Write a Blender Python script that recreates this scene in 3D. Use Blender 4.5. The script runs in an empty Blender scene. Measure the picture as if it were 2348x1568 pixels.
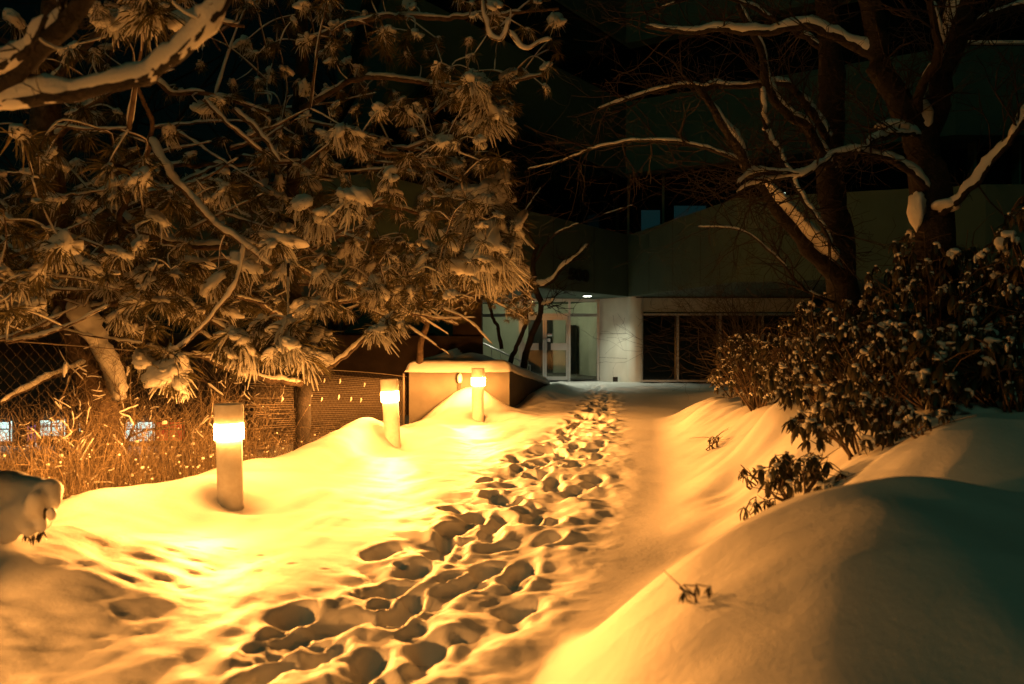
import bpy, math, random
import numpy as np
from mathutils import Vector, Matrix
from math import radians as R, sin, cos, pi

SC = bpy.context.scene
COL = SC.collection
random.seed(7)
RNG = np.random.default_rng(11)

# ------------------------------------------------------------------ camera
CAMZ = 1.40
FPX = 2347 * 28 / 36.0
PITCH = math.atan(13 / FPX)
cam = bpy.data.cameras.new('camera')
camo = bpy.data.objects.new('camera', cam)
COL.objects.link(camo)
cam.lens = 28
cam.sensor_width = 36
cam.clip_start = 0.05
cam.clip_end = 2000
camo.location = (0, 0, CAMZ)
camo.rotation_euler = (R(90) - PITCH, 0, 0)
cam.dof.use_dof = True
cam.dof.focus_distance = 11.0
cam.dof.aperture_fstop = 1.8
SC.camera = camo

# ------------------------------------------------------------------ world / fill light
w = bpy.data.worlds.new("World")
SC.world = w
w.use_nodes = True
nt = w.node_tree
nt.nodes.clear()
sky = nt.nodes.new('ShaderNodeTexSky')
sky.sky_type = 'NISHITA'
sky.sun_disc = False
SUN_EL, SUN_AZ = 42, 205
sky.sun_elevation = R(SUN_EL)
sky.sun_rotation = R(SUN_AZ)
tint = nt.nodes.new('ShaderNodeMix')
tint.data_type = 'RGBA'
tint.blend_type = 'MULTIPLY'
tint.inputs[0].default_value = 1.0
tint.inputs[7].default_value = (0.45, 1.0, 0.55, 1)
bg = nt.nodes.new('ShaderNodeBackground')
bg.inputs[1].default_value = 0.0005
out = nt.nodes.new('ShaderNodeOutputWorld')
nt.links.new(sky.outputs[0], tint.inputs[6])
nt.links.new(tint.outputs[2], bg.inputs[0])
nt.links.new(bg.outputs[0], out.inputs[0])

sl = bpy.data.lights.new('night_glow', 'SUN')
sl.energy = 0.092
sl.angle = R(9)
sl.color = (0.42, 1.0, 0.55)
slo = bpy.data.objects.new('night_glow', sl)
COL.objects.link(slo)
# light travels from behind the camera (azimuth measured like the sky's), down on to the scene
_d = Vector((sin(R(SUN_AZ)) * cos(R(SUN_EL)), cos(R(SUN_AZ)) * cos(R(SUN_EL)), sin(R(SUN_EL))))
slo.rotation_euler = _d.to_track_quat('Z', 'Y').to_euler()

SC.view_settings.view_transform = 'Standard'
SC.view_settings.look = 'None'
SC.view_settings.exposure = 0.0
SC.view_settings.gamma = 1.0
SC.cycles.max_bounces = 6
SC.cycles.diffuse_bounces = 3
SC.cycles.glossy_bounces = 2
SC.cycles.transparent_max_bounces = 8
SC.cycles.sample_clamp_indirect = 3.0
SC.cycles.caustics_reflective = False
SC.cycles.caustics_refractive = False
SC.cycles.use_denoising = True

LAMP_COL = (1.0, 0.362, 0.066)
LAMP_STRENGTH = 40.0
LAMP_SPOT = 1850.0

# ------------------------------------------------------------------ helpers
def at(px, py, Y):
    """point seen at pixel (px, py) of the 2347 x 1568 photograph at depth Y metres"""
    a = (px - 1173.5) / FPX
    b = -(py - 784.0) / FPX
    dy = cos(PITCH) + b * sin(PITCH)
    dz = -sin(PITCH) + b * cos(PITCH)
    k = Y / dy
    return Vector((a * k, Y, CAMZ + dz * k))

def tag(o, label=None, cat=None, group=None, kind=None):
    if label: o['label'] = label
    if cat: o['category'] = cat
    if group: o['group'] = group
    if kind: o['kind'] = kind
    return o

def empty(name, loc=(0, 0, 0), rz=0.0, parent=None):
    o = bpy.data.objects.new(name, None)
    o.empty_display_size = 0.1
    o.location = loc
    o.rotation_euler = (0, 0, rz)
    COL.objects.link(o)
    if parent: o.parent = parent
    return o

class MB:
    """collects geometry in world (or parent-local) coordinates and links it as ONE mesh object"""
    def __init__(self):
        self.v = []; self.f = {}; self.n = 0
    def add(self, verts, faces):
        verts = np.asarray(verts, dtype=np.float32).reshape(-1, 3)
        faces = np.asarray(faces, dtype=np.int32)
        self.f.setdefault(faces.shape[1], []).append(faces + self.n)
        self.v.append(verts); self.n += len(verts)
    def addl(self, verts, faces):
        for f in faces:
            self.f.setdefault(len(f), []).append(np.array([f], dtype=np.int32) + self.n)
        self.v.append(np.asarray(verts, dtype=np.float32).reshape(-1, 3)); self.n += len(verts)
    def box(self, c, s, rz=0.0):
        x, y, z = s[0] / 2, s[1] / 2, s[2] / 2
        V = np.array([(a * x, b * y, d * z) for d in (-1, 1) for b in (-1, 1) for a in (-1, 1)])
        ca, sa = cos(rz), sin(rz)
        V = np.stack([V[:, 0] * ca - V[:, 1] * sa, V[:, 0] * sa + V[:, 1] * ca, V[:, 2]], 1) + np.array(c)
        self.add(V, [(0, 2, 3, 1), (4, 5, 7, 6), (0, 1, 5, 4), (2, 6, 7, 3), (0, 4, 6, 2), (1, 3, 7, 5)])
    def prism(self, poly, z0, z1):
        """poly: list of (x, y); z0/z1 numbers or lists"""
        n = len(poly)
        a = np.sum([poly[i][0] * poly[(i + 1) % n][1] - poly[(i + 1) % n][0] * poly[i][1] for i in range(n)])
        if a < 0: poly = poly[::-1]; z0 = z0[::-1] if isinstance(z0, (list, tuple)) else z0; z1 = z1[::-1] if isinstance(z1, (list, tuple)) else z1
        Z0 = z0 if isinstance(z0, (list, tuple)) else [z0] * n
        Z1 = z1 if isinstance(z1, (list, tuple)) else [z1] * n
        V = [(p[0], p[1], Z0[i]) for i, p in enumerate(poly)] + [(p[0], p[1], Z1[i]) for i, p in enumerate(poly)]
        F = [tuple(range(n - 1, -1, -1)), tuple(range(n, 2 * n))] + [(i, (i + 1) % n, n + (i + 1) % n, n + i) for i in range(n)]
        self.addl(V, F)
    def lathe(self, prof, c=(0, 0, 0), n=32):
        a = np.linspace(0, 2 * pi, n, endpoint=False)
        V = np.concatenate([np.stack([r * np.cos(a) + c[0], r * np.sin(a) + c[1], np.full(n, z + c[2])], 1) for r, z in prof])
        F = []
        for k in range(len(prof) - 1):
            for i in range(n):
                j = (i + 1) % n
                F.append((k * n + i, k * n + j, (k + 1) * n + j, (k + 1) * n + i))
        self.add(V, F)
    def build(self, name, mat, parent=None, smooth=True, loc=None):
        me = bpy.data.meshes.new(name)
        V = np.concatenate(self.v)
        me.vertices.add(len(V)); me.vertices.foreach_set('co', V.ravel())
        idx = []; tot = []
        for k, fl in self.f.items():
            a = np.concatenate(fl); idx.append(a.ravel()); tot.append(np.full(len(a), k, np.int32))
        idx = np.concatenate(idx); tot = np.concatenate(tot)
        me.loops.add(len(idx)); me.loops.foreach_set('vertex_index', idx)
        me.polygons.add(len(tot))
        st = np.concatenate([[0], np.cumsum(tot)[:-1]]).astype(np.int32)
        me.polygons.foreach_set('loop_start', st)
        me.polygons.foreach_set('use_smooth', np.full(len(tot), smooth, bool))
        me.update(calc_edges=True)
        me.materials.append(mat)
        o = bpy.data.objects.new(name, me)
        COL.objects.link(o)
        if parent:
            o.parent = parent
            if loc is None:                     # world-space geometry under a thing that stands elsewhere
                M = Matrix.Translation(parent_loc(parent)) @ Matrix.Rotation(parent_rz(parent), 4, 'Z')
                me.transform(M.inverted())
        if loc is not None: o.location = loc
        return o

def parent_loc(p):
    t = Vector((0, 0, 0)); q = p
    while q: t = t + Vector(q.location); q = q.parent
    return t
def parent_rz(p):
    t = 0.0; q = p
    while q: t += q.rotation_euler[2]; q = q.parent
    return t

# ---- value noise (numpy)
def _h(ix, iy, s):
    n = (ix.astype(np.int64) * 374761393 + iy.astype(np.int64) * 668265263 + s * 974634777) & 0xffffffff
    n = ((n ^ (n >> 13)) * 1274126177) & 0xffffffff
    return ((n ^ (n >> 16)) & 0xffff) / 32767.5 - 1.0
def vnoise(x, y, s=0):
    x = np.asarray(x, float); y = np.asarray(y, float)
    ix = np.floor(x); iy = np.floor(y); fx = x - ix; fy = y - iy
    fx = fx * fx * fx * (fx * (fx * 6 - 15) + 10); fy = fy * fy * fy * (fy * (fy * 6 - 15) + 10)
    a = _h(ix, iy, s); b = _h(ix + 1, iy, s); c = _h(ix, iy + 1, s); d = _h(ix + 1, iy + 1, s)
    return (a * (1 - fx) + b * fx) * (1 - fy) + (c * (1 - fx) + d * fx) * fy
def fbm(x, y, s=0, o=4):
    t = 0; a = 1.0; m = 0
    for k in range(o):
        t = t + a * vnoise(x * 2 ** k + 17.3 * k, y * 2 ** k - 9.1 * k, s + k); m += a; a *= 0.5
    return t / m
def sstep(a, b, x):
    t = np.clip((np.asarray(x, float) - a) / (b - a), 0, 1)
    return t * t * (3 - 2 * t)

# ---- materials
def mat(name, col, rough=0.7, metal=0.0, noise=None, bump=None, emit=None, spec=0.4, col2=None, nscale=8.0):
    m = bpy.data.materials.new(name); m.use_nodes = True
    t = m.node_tree; b = t.nodes['Principled BSDF']
    b.inputs['Base Color'].default_value = (*col, 1)
    b.inputs['Roughness'].default_value = rough
    b.inputs['Metallic'].default_value = metal
    b.inputs['Specular IOR Level'].default_value = spec
    tc = t.nodes.new('ShaderNodeTexCoord')
    if col2 is not None:
        n = t.nodes.new('ShaderNodeTexNoise'); n.inputs['Scale'].default_value = nscale; n.inputs['Detail'].default_value = 6
        r = t.nodes.new('ShaderNodeValToRGB')
        r.color_ramp.elements[0].position = 0.35; r.color_ramp.elements[0].color = (*col, 1)
        r.color_ramp.elements[1].position = 0.68; r.color_ramp.elements[1].color = (*col2, 1)
        t.links.new(tc.outputs['Object'], n.inputs['Vector']); t.links.new(n.outputs[0], r.inputs[0]); t.links.new(r.outputs[0], b.inputs['Base Color'])
    if bump:
        prev = None
        for sc_, st_, di_ in bump:
            n = t.nodes.new('ShaderNodeTexNoise'); n.inputs['Scale'].default_value = sc_; n.inputs['Detail'].default_value = 3
            bp = t.nodes.new('ShaderNodeBump'); bp.inputs['Strength'].default_value = st_; bp.inputs['Distance'].default_value = di_
            t.links.new(tc.outputs['Object'], n.inputs['Vector']); t.links.new(n.outputs[0], bp.inputs['Height'])
            if prev: t.links.new(prev.outputs[0], bp.inputs['Normal'])
            prev = bp
        t.links.new(prev.outputs[0], b.inputs['Normal'])
    if emit:
        b.inputs['Emission Color'].default_value = (*emit[0], 1); b.inputs['Emission Strength'].default_value = emit[1]
    return m

M = {}
M['snow'] = mat('snow', (0.78, 0.78, 0.78), 0.55, spec=0.25, bump=[(7, 0.12, 0.03), (30, 0.16, 0.012), (150, 0.4, 0.003)])
M['snow_fine'] = mat('snow_on_plants', (0.62, 0.62, 0.60), 0.6, spec=0.2, bump=[(60, 0.5, 0.01)])
M['bark'] = mat('bark', (0.045, 0.03, 0.02), 0.9, col2=(0.11, 0.075, 0.05), nscale=14, bump=[(30, 0.9, 0.02)])
M['darkbark'] = mat('dark_bark', (0.008, 0.006, 0.005), 0.9, col2=(0.018, 0.013, 0.01), nscale=18, bump=[(40, 0.9, 0.02)])
M['needle'] = mat('pine_needles', (0.028, 0.032, 0.012), 0.6, col2=(0.13, 0.10, 0.035), nscale=5)
M['leaf'] = mat('curled_leaves', (0.022, 0.022, 0.008), 0.5, col2=(0.05, 0.036, 0.014), nscale=7)
M['dry'] = mat('dry_stalks', (0.07, 0.05, 0.03), 0.8, col2=(0.30, 0.23, 0.14), nscale=9)
M['stem'] = mat('brown_stems', (0.06, 0.04, 0.025), 0.85, col2=(0.12, 0.08, 0.05), nscale=9)
M['concrete'] = mat('cast_concrete', (0.085, 0.078, 0.068), 0.9, col2=(0.12, 0.11, 0.095), nscale=2.5, bump=[(70, 0.4, 0.004), (6, 0.2, 0.01)])
M['darkwall'] = mat('dark_brick_wall', (0.05, 0.035, 0.025), 0.9, col2=(0.075, 0.05, 0.035), nscale=3, bump=[(40, 0.5, 0.01)])
M['facade'] = mat('facade_concrete', (0.018, 0.065, 0.065), 0.9, col2=(0.024, 0.08, 0.078), nscale=1.2, bump=[(50, 0.3, 0.004)])
M['fascia'] = mat('fascia_panels', (0.055, 0.095, 0.075), 0.85, col2=(0.07, 0.115, 0.09), nscale=1.5, bump=[(50, 0.3, 0.004)])
M['plaster'] = mat('pale_plaster', (0.60, 0.60, 0.54), 0.85, col2=(0.70, 0.70, 0.64), nscale=2.0, bump=[(60, 0.2, 0.003)])
M['lintel'] = mat('pale_grey_lintel', (0.26, 0.30, 0.27), 0.8, col2=(0.32, 0.36, 0.32), nscale=3)
M['metal'] = mat('aluminium', (0.55, 0.55, 0.53), 0.35, metal=0.8, bump=[(90, 0.15, 0.002)])
M['bollard'] = mat('painted_bollard', (0.80, 0.78, 0.72), 0.5, col2=(0.90, 0.89, 0.85), nscale=22, bump=[(35, 0.6, 0.004)])
M['frost'] = mat('frosted_metal', (0.5, 0.42, 0.32), 0.6, bump=[(80, 0.5, 0.004)])
M['black'] = mat('black_metal', (0.01, 0.01, 0.01), 0.4)
M['letters'] = mat('black_letters', (0.004, 0.004, 0.004), 0.6)
M['wire'] = mat('fence_wire', (0.12, 0.10, 0.08), 0.5, metal=0.3)
M['net'] = mat('fence_netting', (0.06, 0.045, 0.03), 0.8)
M['glow'] = mat('lamp_glow', (0.9, 0.8, 0.6), 0.5, emit=(LAMP_COL, LAMP_STRENGTH))
_t = M['glow'].node_tree; _t.nodes.clear()
_o = _t.nodes.new('ShaderNodeOutputMaterial'); _a = _t.nodes.new('ShaderNodeAddShader'); _e = _t.nodes.new('ShaderNodeEmission'); _p = _t.nodes.new('ShaderNodeBsdfTransparent')
_e.inputs[0].default_value = (*LAMP_COL, 1); _e.inputs[1].default_value = LAMP_STRENGTH
_t.links.new(_e.outputs[0], _a.inputs[0]); _t.links.new(_p.outputs[0], _a.inputs[1]); _t.links.new(_a.outputs[0], _o.inputs[0])
M['downlight'] = mat('downlight_glow', (0.9, 0.9, 0.9), 0.5, emit=((1.0, 1.0, 0.80), 14.0))
M['officelight'] = mat('office_light', (0.9, 0.9, 0.9), 0.5, emit=((0.75, 1.0, 0.85), 1.5))
M['dimglow'] = mat('dim_window_glow', (0.02, 0.03, 0.03), 0.3, emit=((0.10, 0.50, 0.55), 0.02))
M['shopglow'] = mat('shop_window_glow', (0.5, 0.5, 0.5), 0.4, emit=((0.60, 0.95, 0.85), 1.7))
M['redglow'] = mat('red_sign_glow', (0.5, 0.05, 0.02), 0.4, emit=((1.0, 0.06, 0.02), 0.4))
M['violetglow'] = mat('violet_sign_glow', (0.3, 0.1, 0.4), 0.4, emit=((0.45, 0.25, 1.0), 0.3))
M['red'] = mat('red_print', (0.55, 0.05, 0.03), 0.5)
M['white'] = mat('white_paint', (0.75, 0.75, 0.72), 0.5)

def glass_mat(name, tr, dark):
    m = bpy.data.materials.new(name); m.use_nodes = True
    t = m.node_tree; t.nodes.clear()
    o = t.nodes.new('ShaderNodeOutputMaterial'); mx = t.nodes.new('ShaderNodeMixShader')
    a = t.nodes.new('ShaderNodeBsdfTransparent'); a.inputs[0].default_value = (*tr, 1)
    g = t.nodes.new('ShaderNodeBsdfGlossy'); g.inputs['Roughness'].default_value = 0.05
    f = t.nodes.new('ShaderNodeFresnel'); f.inputs[0].default_value = 1.45
    t.links.new(f.outputs[0], mx.inputs[0]); t.links.new(a.outputs[0], mx.inputs[1]); t.links.new(g.outputs[0], mx.inputs[2])
    t.links.new(mx.outputs[0], o.inputs[0])
    return m
M['glass'] = glass_mat('clear_glass', (0.88, 0.92, 0.84), 0)
M['darkglass'] = mat('dark_window_glass', (0.004, 0.006, 0.006), 0.08, spec=0.5)

# ------------------------------------------------------------------ terrain
BOLL = [(-2.30, 6.50), (-1.54, 10.30), (-0.59, 13.70)]
BOLL0 = (-4.20, 1.00)
PCY = np.array([-30, 0, 3.5, 5, 7, 12, 18, 24, 60]); PCX = np.array([-6.5, -1.45, -0.70, -0.26, 0.14, 1.05, 2.05, 2.4, 4])
def pathc(y): return np.interp(y, PCY, PCX)
BRY = np.array([-30, 0, 2, 3.0, 3.5, 4.06, 4.8, 6.7, 9, 13.5, 17, 20, 60]); BRX = np.array([-1, -0.3, -0.15, -0.02, 0.10, 0.30, 0.56, 1.05, 1.55, 2.35, 4.3, 6.5, 20])
def fence_d(x, y):       # distance to the left of the fence line (positive = beyond it)
    fx = -1.95 - 0.25 * (15 - y)
    return (fx - x) / math.sqrt(1 + 0.0625)

def base_h(x, y):
    x = np.asarray(x, float); y = np.asarray(y, float)
    h = 0.02 * fbm(x * 0.7, y * 0.7, 3, 3)
    # wind ripples, drawn out along the walking direction
    u = x * cos(0.35) - y * sin(0.35) * 1.0; v = x * sin(0.35) + y * cos(0.35)
    rip = fbm(u * 2.6 + 0.6 * vnoise(x, y, 5), v * 0.55, 21, 3)
    h = h + 0.034 * rip * sstep(-0.2, -1.0, x - pathc(y)) + 0.015 * fbm(u * 1.4, v * 4.0, 31, 3) * sstep(0.3, -1.2, x - pathc(y))
    # right bank
    xr = np.interp(y, BRY, BRX)
    s = x - xr
    top = np.interp(y, [-20, 0.2, 1.6, 2.6, 3.25, 3.9, 4.6, 5.5, 7.2, 9.0, 12, 14, 18, 30], [0.1, 0.12, 0.40, 0.66, 0.75, 0.58, 0.82, 0.72, 0.70, 0.62, 0.40, 0.32, 0.12, 0.02])
    wid = np.interp(y, [0, 3, 3.9, 4.8, 5.6, 7, 12], [1.0, 0.95, 2.2, 2.3, 2.2, 1.8, 1.1])
    near = sstep(3.85, 3.4, y)
    b = top * ((1 - near) * sstep(0, 1, s / wid) ** 1.25 + near * (1 - np.exp(-(np.clip(s - 0.05, 0, 9) / 0.60) ** 1.6)))
    sr = np.interp(y, [1, 2.1, 3.4, 4.5], [0.65, 0.98, 1.52, 1.9])
    tt_ = s - sr
    b = b + near * top * (0.16 * sstep(0.7, 1.6, s)) - near * 0.21 * (np.sqrt(tt_ * tt_ + 0.0144) + tt_) * 0.5 * sstep(2.6, 0, tt_)
    b = b + 0.12 * sstep(0.9, 2.6, s) * sstep(3.6, 4.8, y) * sstep(22, 12, y)
    ridg = fbm(s * 0.8 + 3, (y - 0.45 * x) * 1.9, 44, 3)
    b = b + 0.10 * ridg * sstep(0.25, 1.0, s) * sstep(3.2, 4.2, y) * sstep(19, 13, y)
    h = h + b
    # gully between path and near mound, soft
    h = h + (0.04 * fbm(x * 1.6, y * 1.6, 61, 2) + 0.005 * fbm(x * 5, y * 4, 63, 2)) * sstep(0.1, 0.8, s)
    # scalloped drift folds running down to the path
    h = h + 0.045 * np.sin(s * 4.6 - y * 1.9 + 2.2 * vnoise(x * .9, y * .7, 66)) * np.exp(-((s - 0.8) / 0.6) ** 2) * sstep(3.6, 4.6, y) * sstep(16, 11, y) * (.6 + .4 * vnoise(x * .6, y * .5, 67))
    # left foreground mound with a hollow in its side
    h = h + 0.36 * np.exp(-(((x + 2.85) / 1.0) ** 2 + ((y - 4.35) / 0.75) ** 2))
    h = h + 0.20 * np.exp(-(((x + 3.6) / 1.2) ** 2 + ((y - 6.3) / 0.9) ** 2))
    h = h - 0.09 * np.exp(-(((x + 2.12) / 0.34) ** 2 + ((y - 4.45) / 0.26) ** 2))
    h = h + 0.22 * np.exp(-(((x + 4.3) / 0.9) ** 2 + ((y - 1.0) / 1.0) ** 2))
    rough = sstep(-1.2, -2.0, x) * sstep(5.2, 4.4, y)
    h = h + rough * (0.016 * fbm(x * 9, y * 10, 77, 3) + 0.014 * fbm(x * 4, y * 4, 78, 2))
    # drift crest behind the bollards
    xb = -2.3 + (y - 6.5) * 0.235
    cr = x - (xb - 0.62)
    h = h + (0.17 + 0.07 * np.sin(y * 1.9 + 0.5)) * np.exp(-(cr / 0.42) ** 2) * sstep(6.6, 8.2, y) * sstep(12.4, 10.8, y)
    h = h + 0.10 * np.exp(-((x - xb + 0.15 + 0.25 * np.sin(y * 2.1)) / 0.30) ** 2) * sstep(5.6, 7.2, y) * sstep(14, 12, y) * (0.5 + 0.5 * np.sin(y * 2.7 + 1.0))
    # ground falls away beyond the fence
    fd = fence_d(x, y)
    h = h - 0.45 * sstep(-0.9, 0.1, fd) * sstep(2, 5.5, y) - 2.6 * sstep(0.8, 9, fd)
    # bollard drifts: a scoop on the sheltered side, a shoulder on the other
    for bx, by in BOLL:
        h = h - 0.09 * np.exp(-(((x - bx - 0.16) / 0.26) ** 2 + ((y - by + 0.10) / 0.24) ** 2))
        h = h + 0.10 * np.exp(-(((x - bx + 0.32) / 0.30) ** 2 + ((y - by - 0.20) / 0.35) ** 2))
        h = h + 0.07 * np.exp(-(((x - bx - 0.62) / 0.30) ** 2 + ((y - by - 0.35) / 0.28) ** 2))
        h = h - 0.035 * np.exp(-(((x - bx - 0.05) / 0.8) ** 2 + ((y - by + 0.75) / 0.3) ** 2))
    # drift against the planter
    h = h + 0.42 * np.exp(-(((x + 0.72) / 0.55) ** 2 + ((y - 14.85) / 0.55) ** 2))
    h = h + 0.10 * np.exp(-(((x + 1.5) / 0.7) ** 2 + ((y - 14.7) / 0.5) ** 2))
    # small bank along the planter's flank and before the doors
    h = h + 0.20 * np.exp(-((x - (0.10 + (y - 15) * 0.19)) / 0.40) ** 2) * sstep(15.6, 18.0, y) * sstep(23, 20, y)
    h = h + 0.05 * fbm(x * 1.7, y * 2.2, 91, 3) * sstep(18, 21, y) * sstep(-1.5, 0, x) * sstep(27, 23.5, y)
    h = h - 0.05 * sstep(23.5, 25, y) * sstep(-1, 0, x)
    # snow ploughed against the right-hand bush
    h = h + 0.20 * np.exp(-(((x - 2.45) / 0.34) ** 2 + ((y - 7.3) / 0.30) ** 2))
    h = h + 0.22 * np.exp(-(((x - 4.9) / 1.0) ** 2 + ((y - 17.5) / 1.6) ** 2))
    return h

def spacing(segs):
    """segs: list of (start, end, step) increasing"""
    a = []
    for s, e, d in segs:
        n = max(1, int(round((e - s) / d))); a.append(np.linspace(s, e, n, endpoint=False))
    a.append([segs[-1][1]])
    return np.concatenate(a)
U = np.concatenate([-np.geomspace(260, 6.2, 22), spacing([(-6, -3.2, .09), (-3.2, -1.5, .045), (-1.5, 1.35, .021), (1.35, 3.0, .04), (3.0, 6.0, .09)]), np.geomspace(6.2, 260, 22)])
V = np.concatenate([-np.geomspace(160, 1.2, 14), spacing([(-1, 1.6, .12), (1.6, 2.6, .04), (2.6, 7.5, .021), (7.5, 12, .03), (12, 18, .045), (18, 26, .1)]), np.geomspace(26.5, 420, 24)])
GU, GV = np.meshgrid(U, V)
GX = GU + (0.19 * (np.clip(GV, -3, 30) - 8) + 0.42); GY = GV
H = base_h(GX, GY)

# footprints: several people walked the same line
pit = np.zeros_like(H); rim = np.zeros_like(H)
def press(cx, cy, ang, L, Wd, dep, sharp=0.62):
    r = max(L, Wd) * 1.9
    rows = np.where((V > cy - r) & (V < cy + r))[0]
    if not len(rows): return
    r0, r1 = rows[0], rows[-1] + 1
    X = GX[r0:r1]; Y = GY[r0:r1]
    cols = np.where(np.any(np.abs(X - cx) < r, axis=0))[0]
    if not len(cols): return
    c0, c1 = cols[0], cols[-1] + 1
    X = X[:, c0:c1] - cx; Y = Y[:, c0:c1] - cy
    a = X * cos(ang) + Y * sin(ang); b = -X * sin(ang) + Y * cos(ang)
    sd = int(cx * 97 + cy * 53) & 1023
    q = np.sqrt((a / L) ** 2 + (b / Wd) ** 2) * (1 + 0.16 * vnoise(X * 7 + 5, Y * 7, sd) + 0.06 * vnoise(X * 22, Y * 22, sd))
    p = dep * (1 - sstep(sharp, 1.12, q)) * (0.9 + 0.25 * vnoise(X * 14, Y * 14, sd + 1))
    p = p * (1 + 0.30 * np.clip(a / L, -1, 1) + 0.18 * vnoise(X * 30, Y * 30, sd + 5)) * (1 - 0.25 * np.exp(-((a / L + 0.25) / 0.18) ** 2))
    pit[r0:r1, c0:c1] = np.maximum(pit[r0:r1, c0:c1], p)
    rim[r0:r1, c0:c1] = np.maximum(rim[r0:r1, c0:c1], 0.10 * dep * np.exp(-((q - 1.35) / 0.32) ** 2))
tracks = [(-0.42, 0.66, 0.11, 0.3), (-0.18, 0.70, 0.10, 0.0), (0.06, 0.68, 0.10, 0.45), (0.42, 0.64, 0.08, 0.2), (-0.05, 0.8, 0.2, 0.1)]
for ti, (off, step, half, ph) in enumerate(tracks):
    y = 2.2 + ph; k = 0
    while y < 23.2:
        w_ = 1.0 if y < 8 else max(0.48, 1.0 - (y - 8) * 0.075)
        ox = off * w_ + (half if k % 2 else -half) * (0.55 + 0.45 * w_)
        ang = math.atan2(1.0, (pathc(y + .3) - pathc(y - .3)) / .6)
        cx = pathc(y) + ox + random.gauss(0, 0.045); cy = y + random.gauss(0, 0.05)
        dep = random.uniform(0.06, 0.125) * (1.0 if y < 14 else 0.75)
        if not (ti == 4 and y > 9) and random.random() < 0.96:
            press(cx, cy, ang + random.gauss(0, 0.22), random.uniform(0.15, 0.27), random.uniform(0.075, 0.115), dep, random.uniform(.25, .5))
            if random.random() < 0.45:      # dragged heel
                press(cx - 0.03, cy - random.uniform(0.2, 0.3), ang + random.gauss(0, 0.15), 0.15, 0.065, dep * random.uniform(0.35, 0.6), 0.3)
            if random.random() < 0.3:
                press(cx + random.gauss(0, .1), cy + random.gauss(0, .15), random.uniform(0, 3), 0.06, 0.045, dep * 0.5, 0.4)
        y += step * random.uniform(0.88, 1.12); k += 1
for _ in range(130):
    y = 2.4 + 18 * random.random() ** 1.5; sc_ = 1.0 if y < 8 else max(0.48, 1.0 - (y - 8) * 0.075)
    press(pathc(y) + random.uniform(-.52, .52) * sc_, y, random.gauss(1.35, .5), random.uniform(.07, .19), random.uniform(.05, .10), random.uniform(.03, .09), .2)
# thrown crumbs beside the path, small animal trail on the left
for px, py in [(430, 1300), (470, 1245), (505, 1262), (525, 1280), (545, 1293), (600, 1282), (640, 1275), (615, 1297), (700, 1290), (742, 1310), (670, 1300), (395, 1180), (372, 1205), (395, 1315), (440, 1322), (560, 1250), (480, 1330), (575, 1302)]:
    yy = CAMZ * FPX / (py - 771); xx = (px - 1173.5) / FPX * yy
    press(xx, yy, random.uniform(-.5, .6), random.uniform(.022, .04), random.uniform(.010, .016), 0.02, 0.3)
tram = sstep(0.95, 0.45, np.abs(GX - pathc(GY) - 0.05) / np.interp(GY, [0, 8, 14, 24], [1, 1, .62, .5])) * sstep(1, 2.5, GY) * sstep(24, 21, GY)
H = H + rim * sstep(0.02, 0.0, pit) - pit
H = H + tram * (0.012 * np.clip(vnoise(GX * 24, GY * 22, 131) - .25, 0, 1) * sstep(.1, .5, vnoise(GX * 2.2, GY * 2.2, 132)) + 0.016 * fbm(GX * 8, GY * 8, 101, 3) + 0.05 * fbm(GX * 3.4, GY * 2.8, 102, 2) - 0.012)
# cast-up lumps along the right edge of the tramped strip
edge = np.exp(-((GX - pathc(GY) - 0.78 * np.interp(GY, [0, 8, 14, 24], [1, 1, .7, .5])) / 0.13) ** 2)
H = H + edge * 0.006 * np.clip(vnoise(GX * 16, GY * 16, 120), 0, 1) * sstep(2, 3, GY) * sstep(12, 9, GY)
ny, nx = H.shape
gm = MB()
ii = (np.arange(ny - 1)[:, None] * nx + np.arange(nx - 1)[None, :]).ravel()
gm.add(np.stack([GX, GY, H], 2).reshape(-1, 3), np.stack([ii, ii + 1, ii + nx + 1, ii + nx], 1))
tag(gm.build('ground', M['snow']), 'deep snow over path, banks and slope with a trodden trail of footprints', None, None, 'structure')

def gh(x, y): return float(base_h(np.array([x]), np.array([y]))[0])

# ------------------------------------------------------------------ bollards
def bollard_proto():
    root = empty('bollard_light')
    b = MB(); b.lathe([(0.09, -0.35), (0.102, -0.35), (0.102, 0.55), (0.099, 0.556), (0.08, 0.556)], n=40); b.build('post', M['bollard'], root, loc=(0, 0, 0))
    g = MB(); g.lathe([(0.100, 0.558), (0.1165, 0.560), (0.1175, 0.60), (0.1175, 0.65), (0.1165, 0.688), (0.100, 0.690)], n=32); g.build('lamp_band', M['glow'], root, loc=(0, 0, 0))
    c = MB(); c.lathe([(0.09, 0.692), (0.108, 0.692), (0.113, 0.698), (0.113, 0.842), (0.109, 0.85), (0.0, 0.852)], n=40); c.build('cap', M['bollard'], root, loc=(0, 0, 0))
    s = MB(); s.box((0.1135, -0.012, 0.77), (0.006, 0.012, 0.145)); s.build('edge_glint', M['white'], root, False, loc=(0, 0, 0))  # white strip standing in for light reflected along the cap's edge
    return root
bp = bollard_proto()
BL = ['largest snowy bollard light, standing beside the brushy fence', 'middle bollard light, leaning slightly, left of the concrete planter', 'smallest bollard light, in front of the concrete planter face', 'bollard light nearest the overhanging limbs, past the snow-covered bush']
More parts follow.
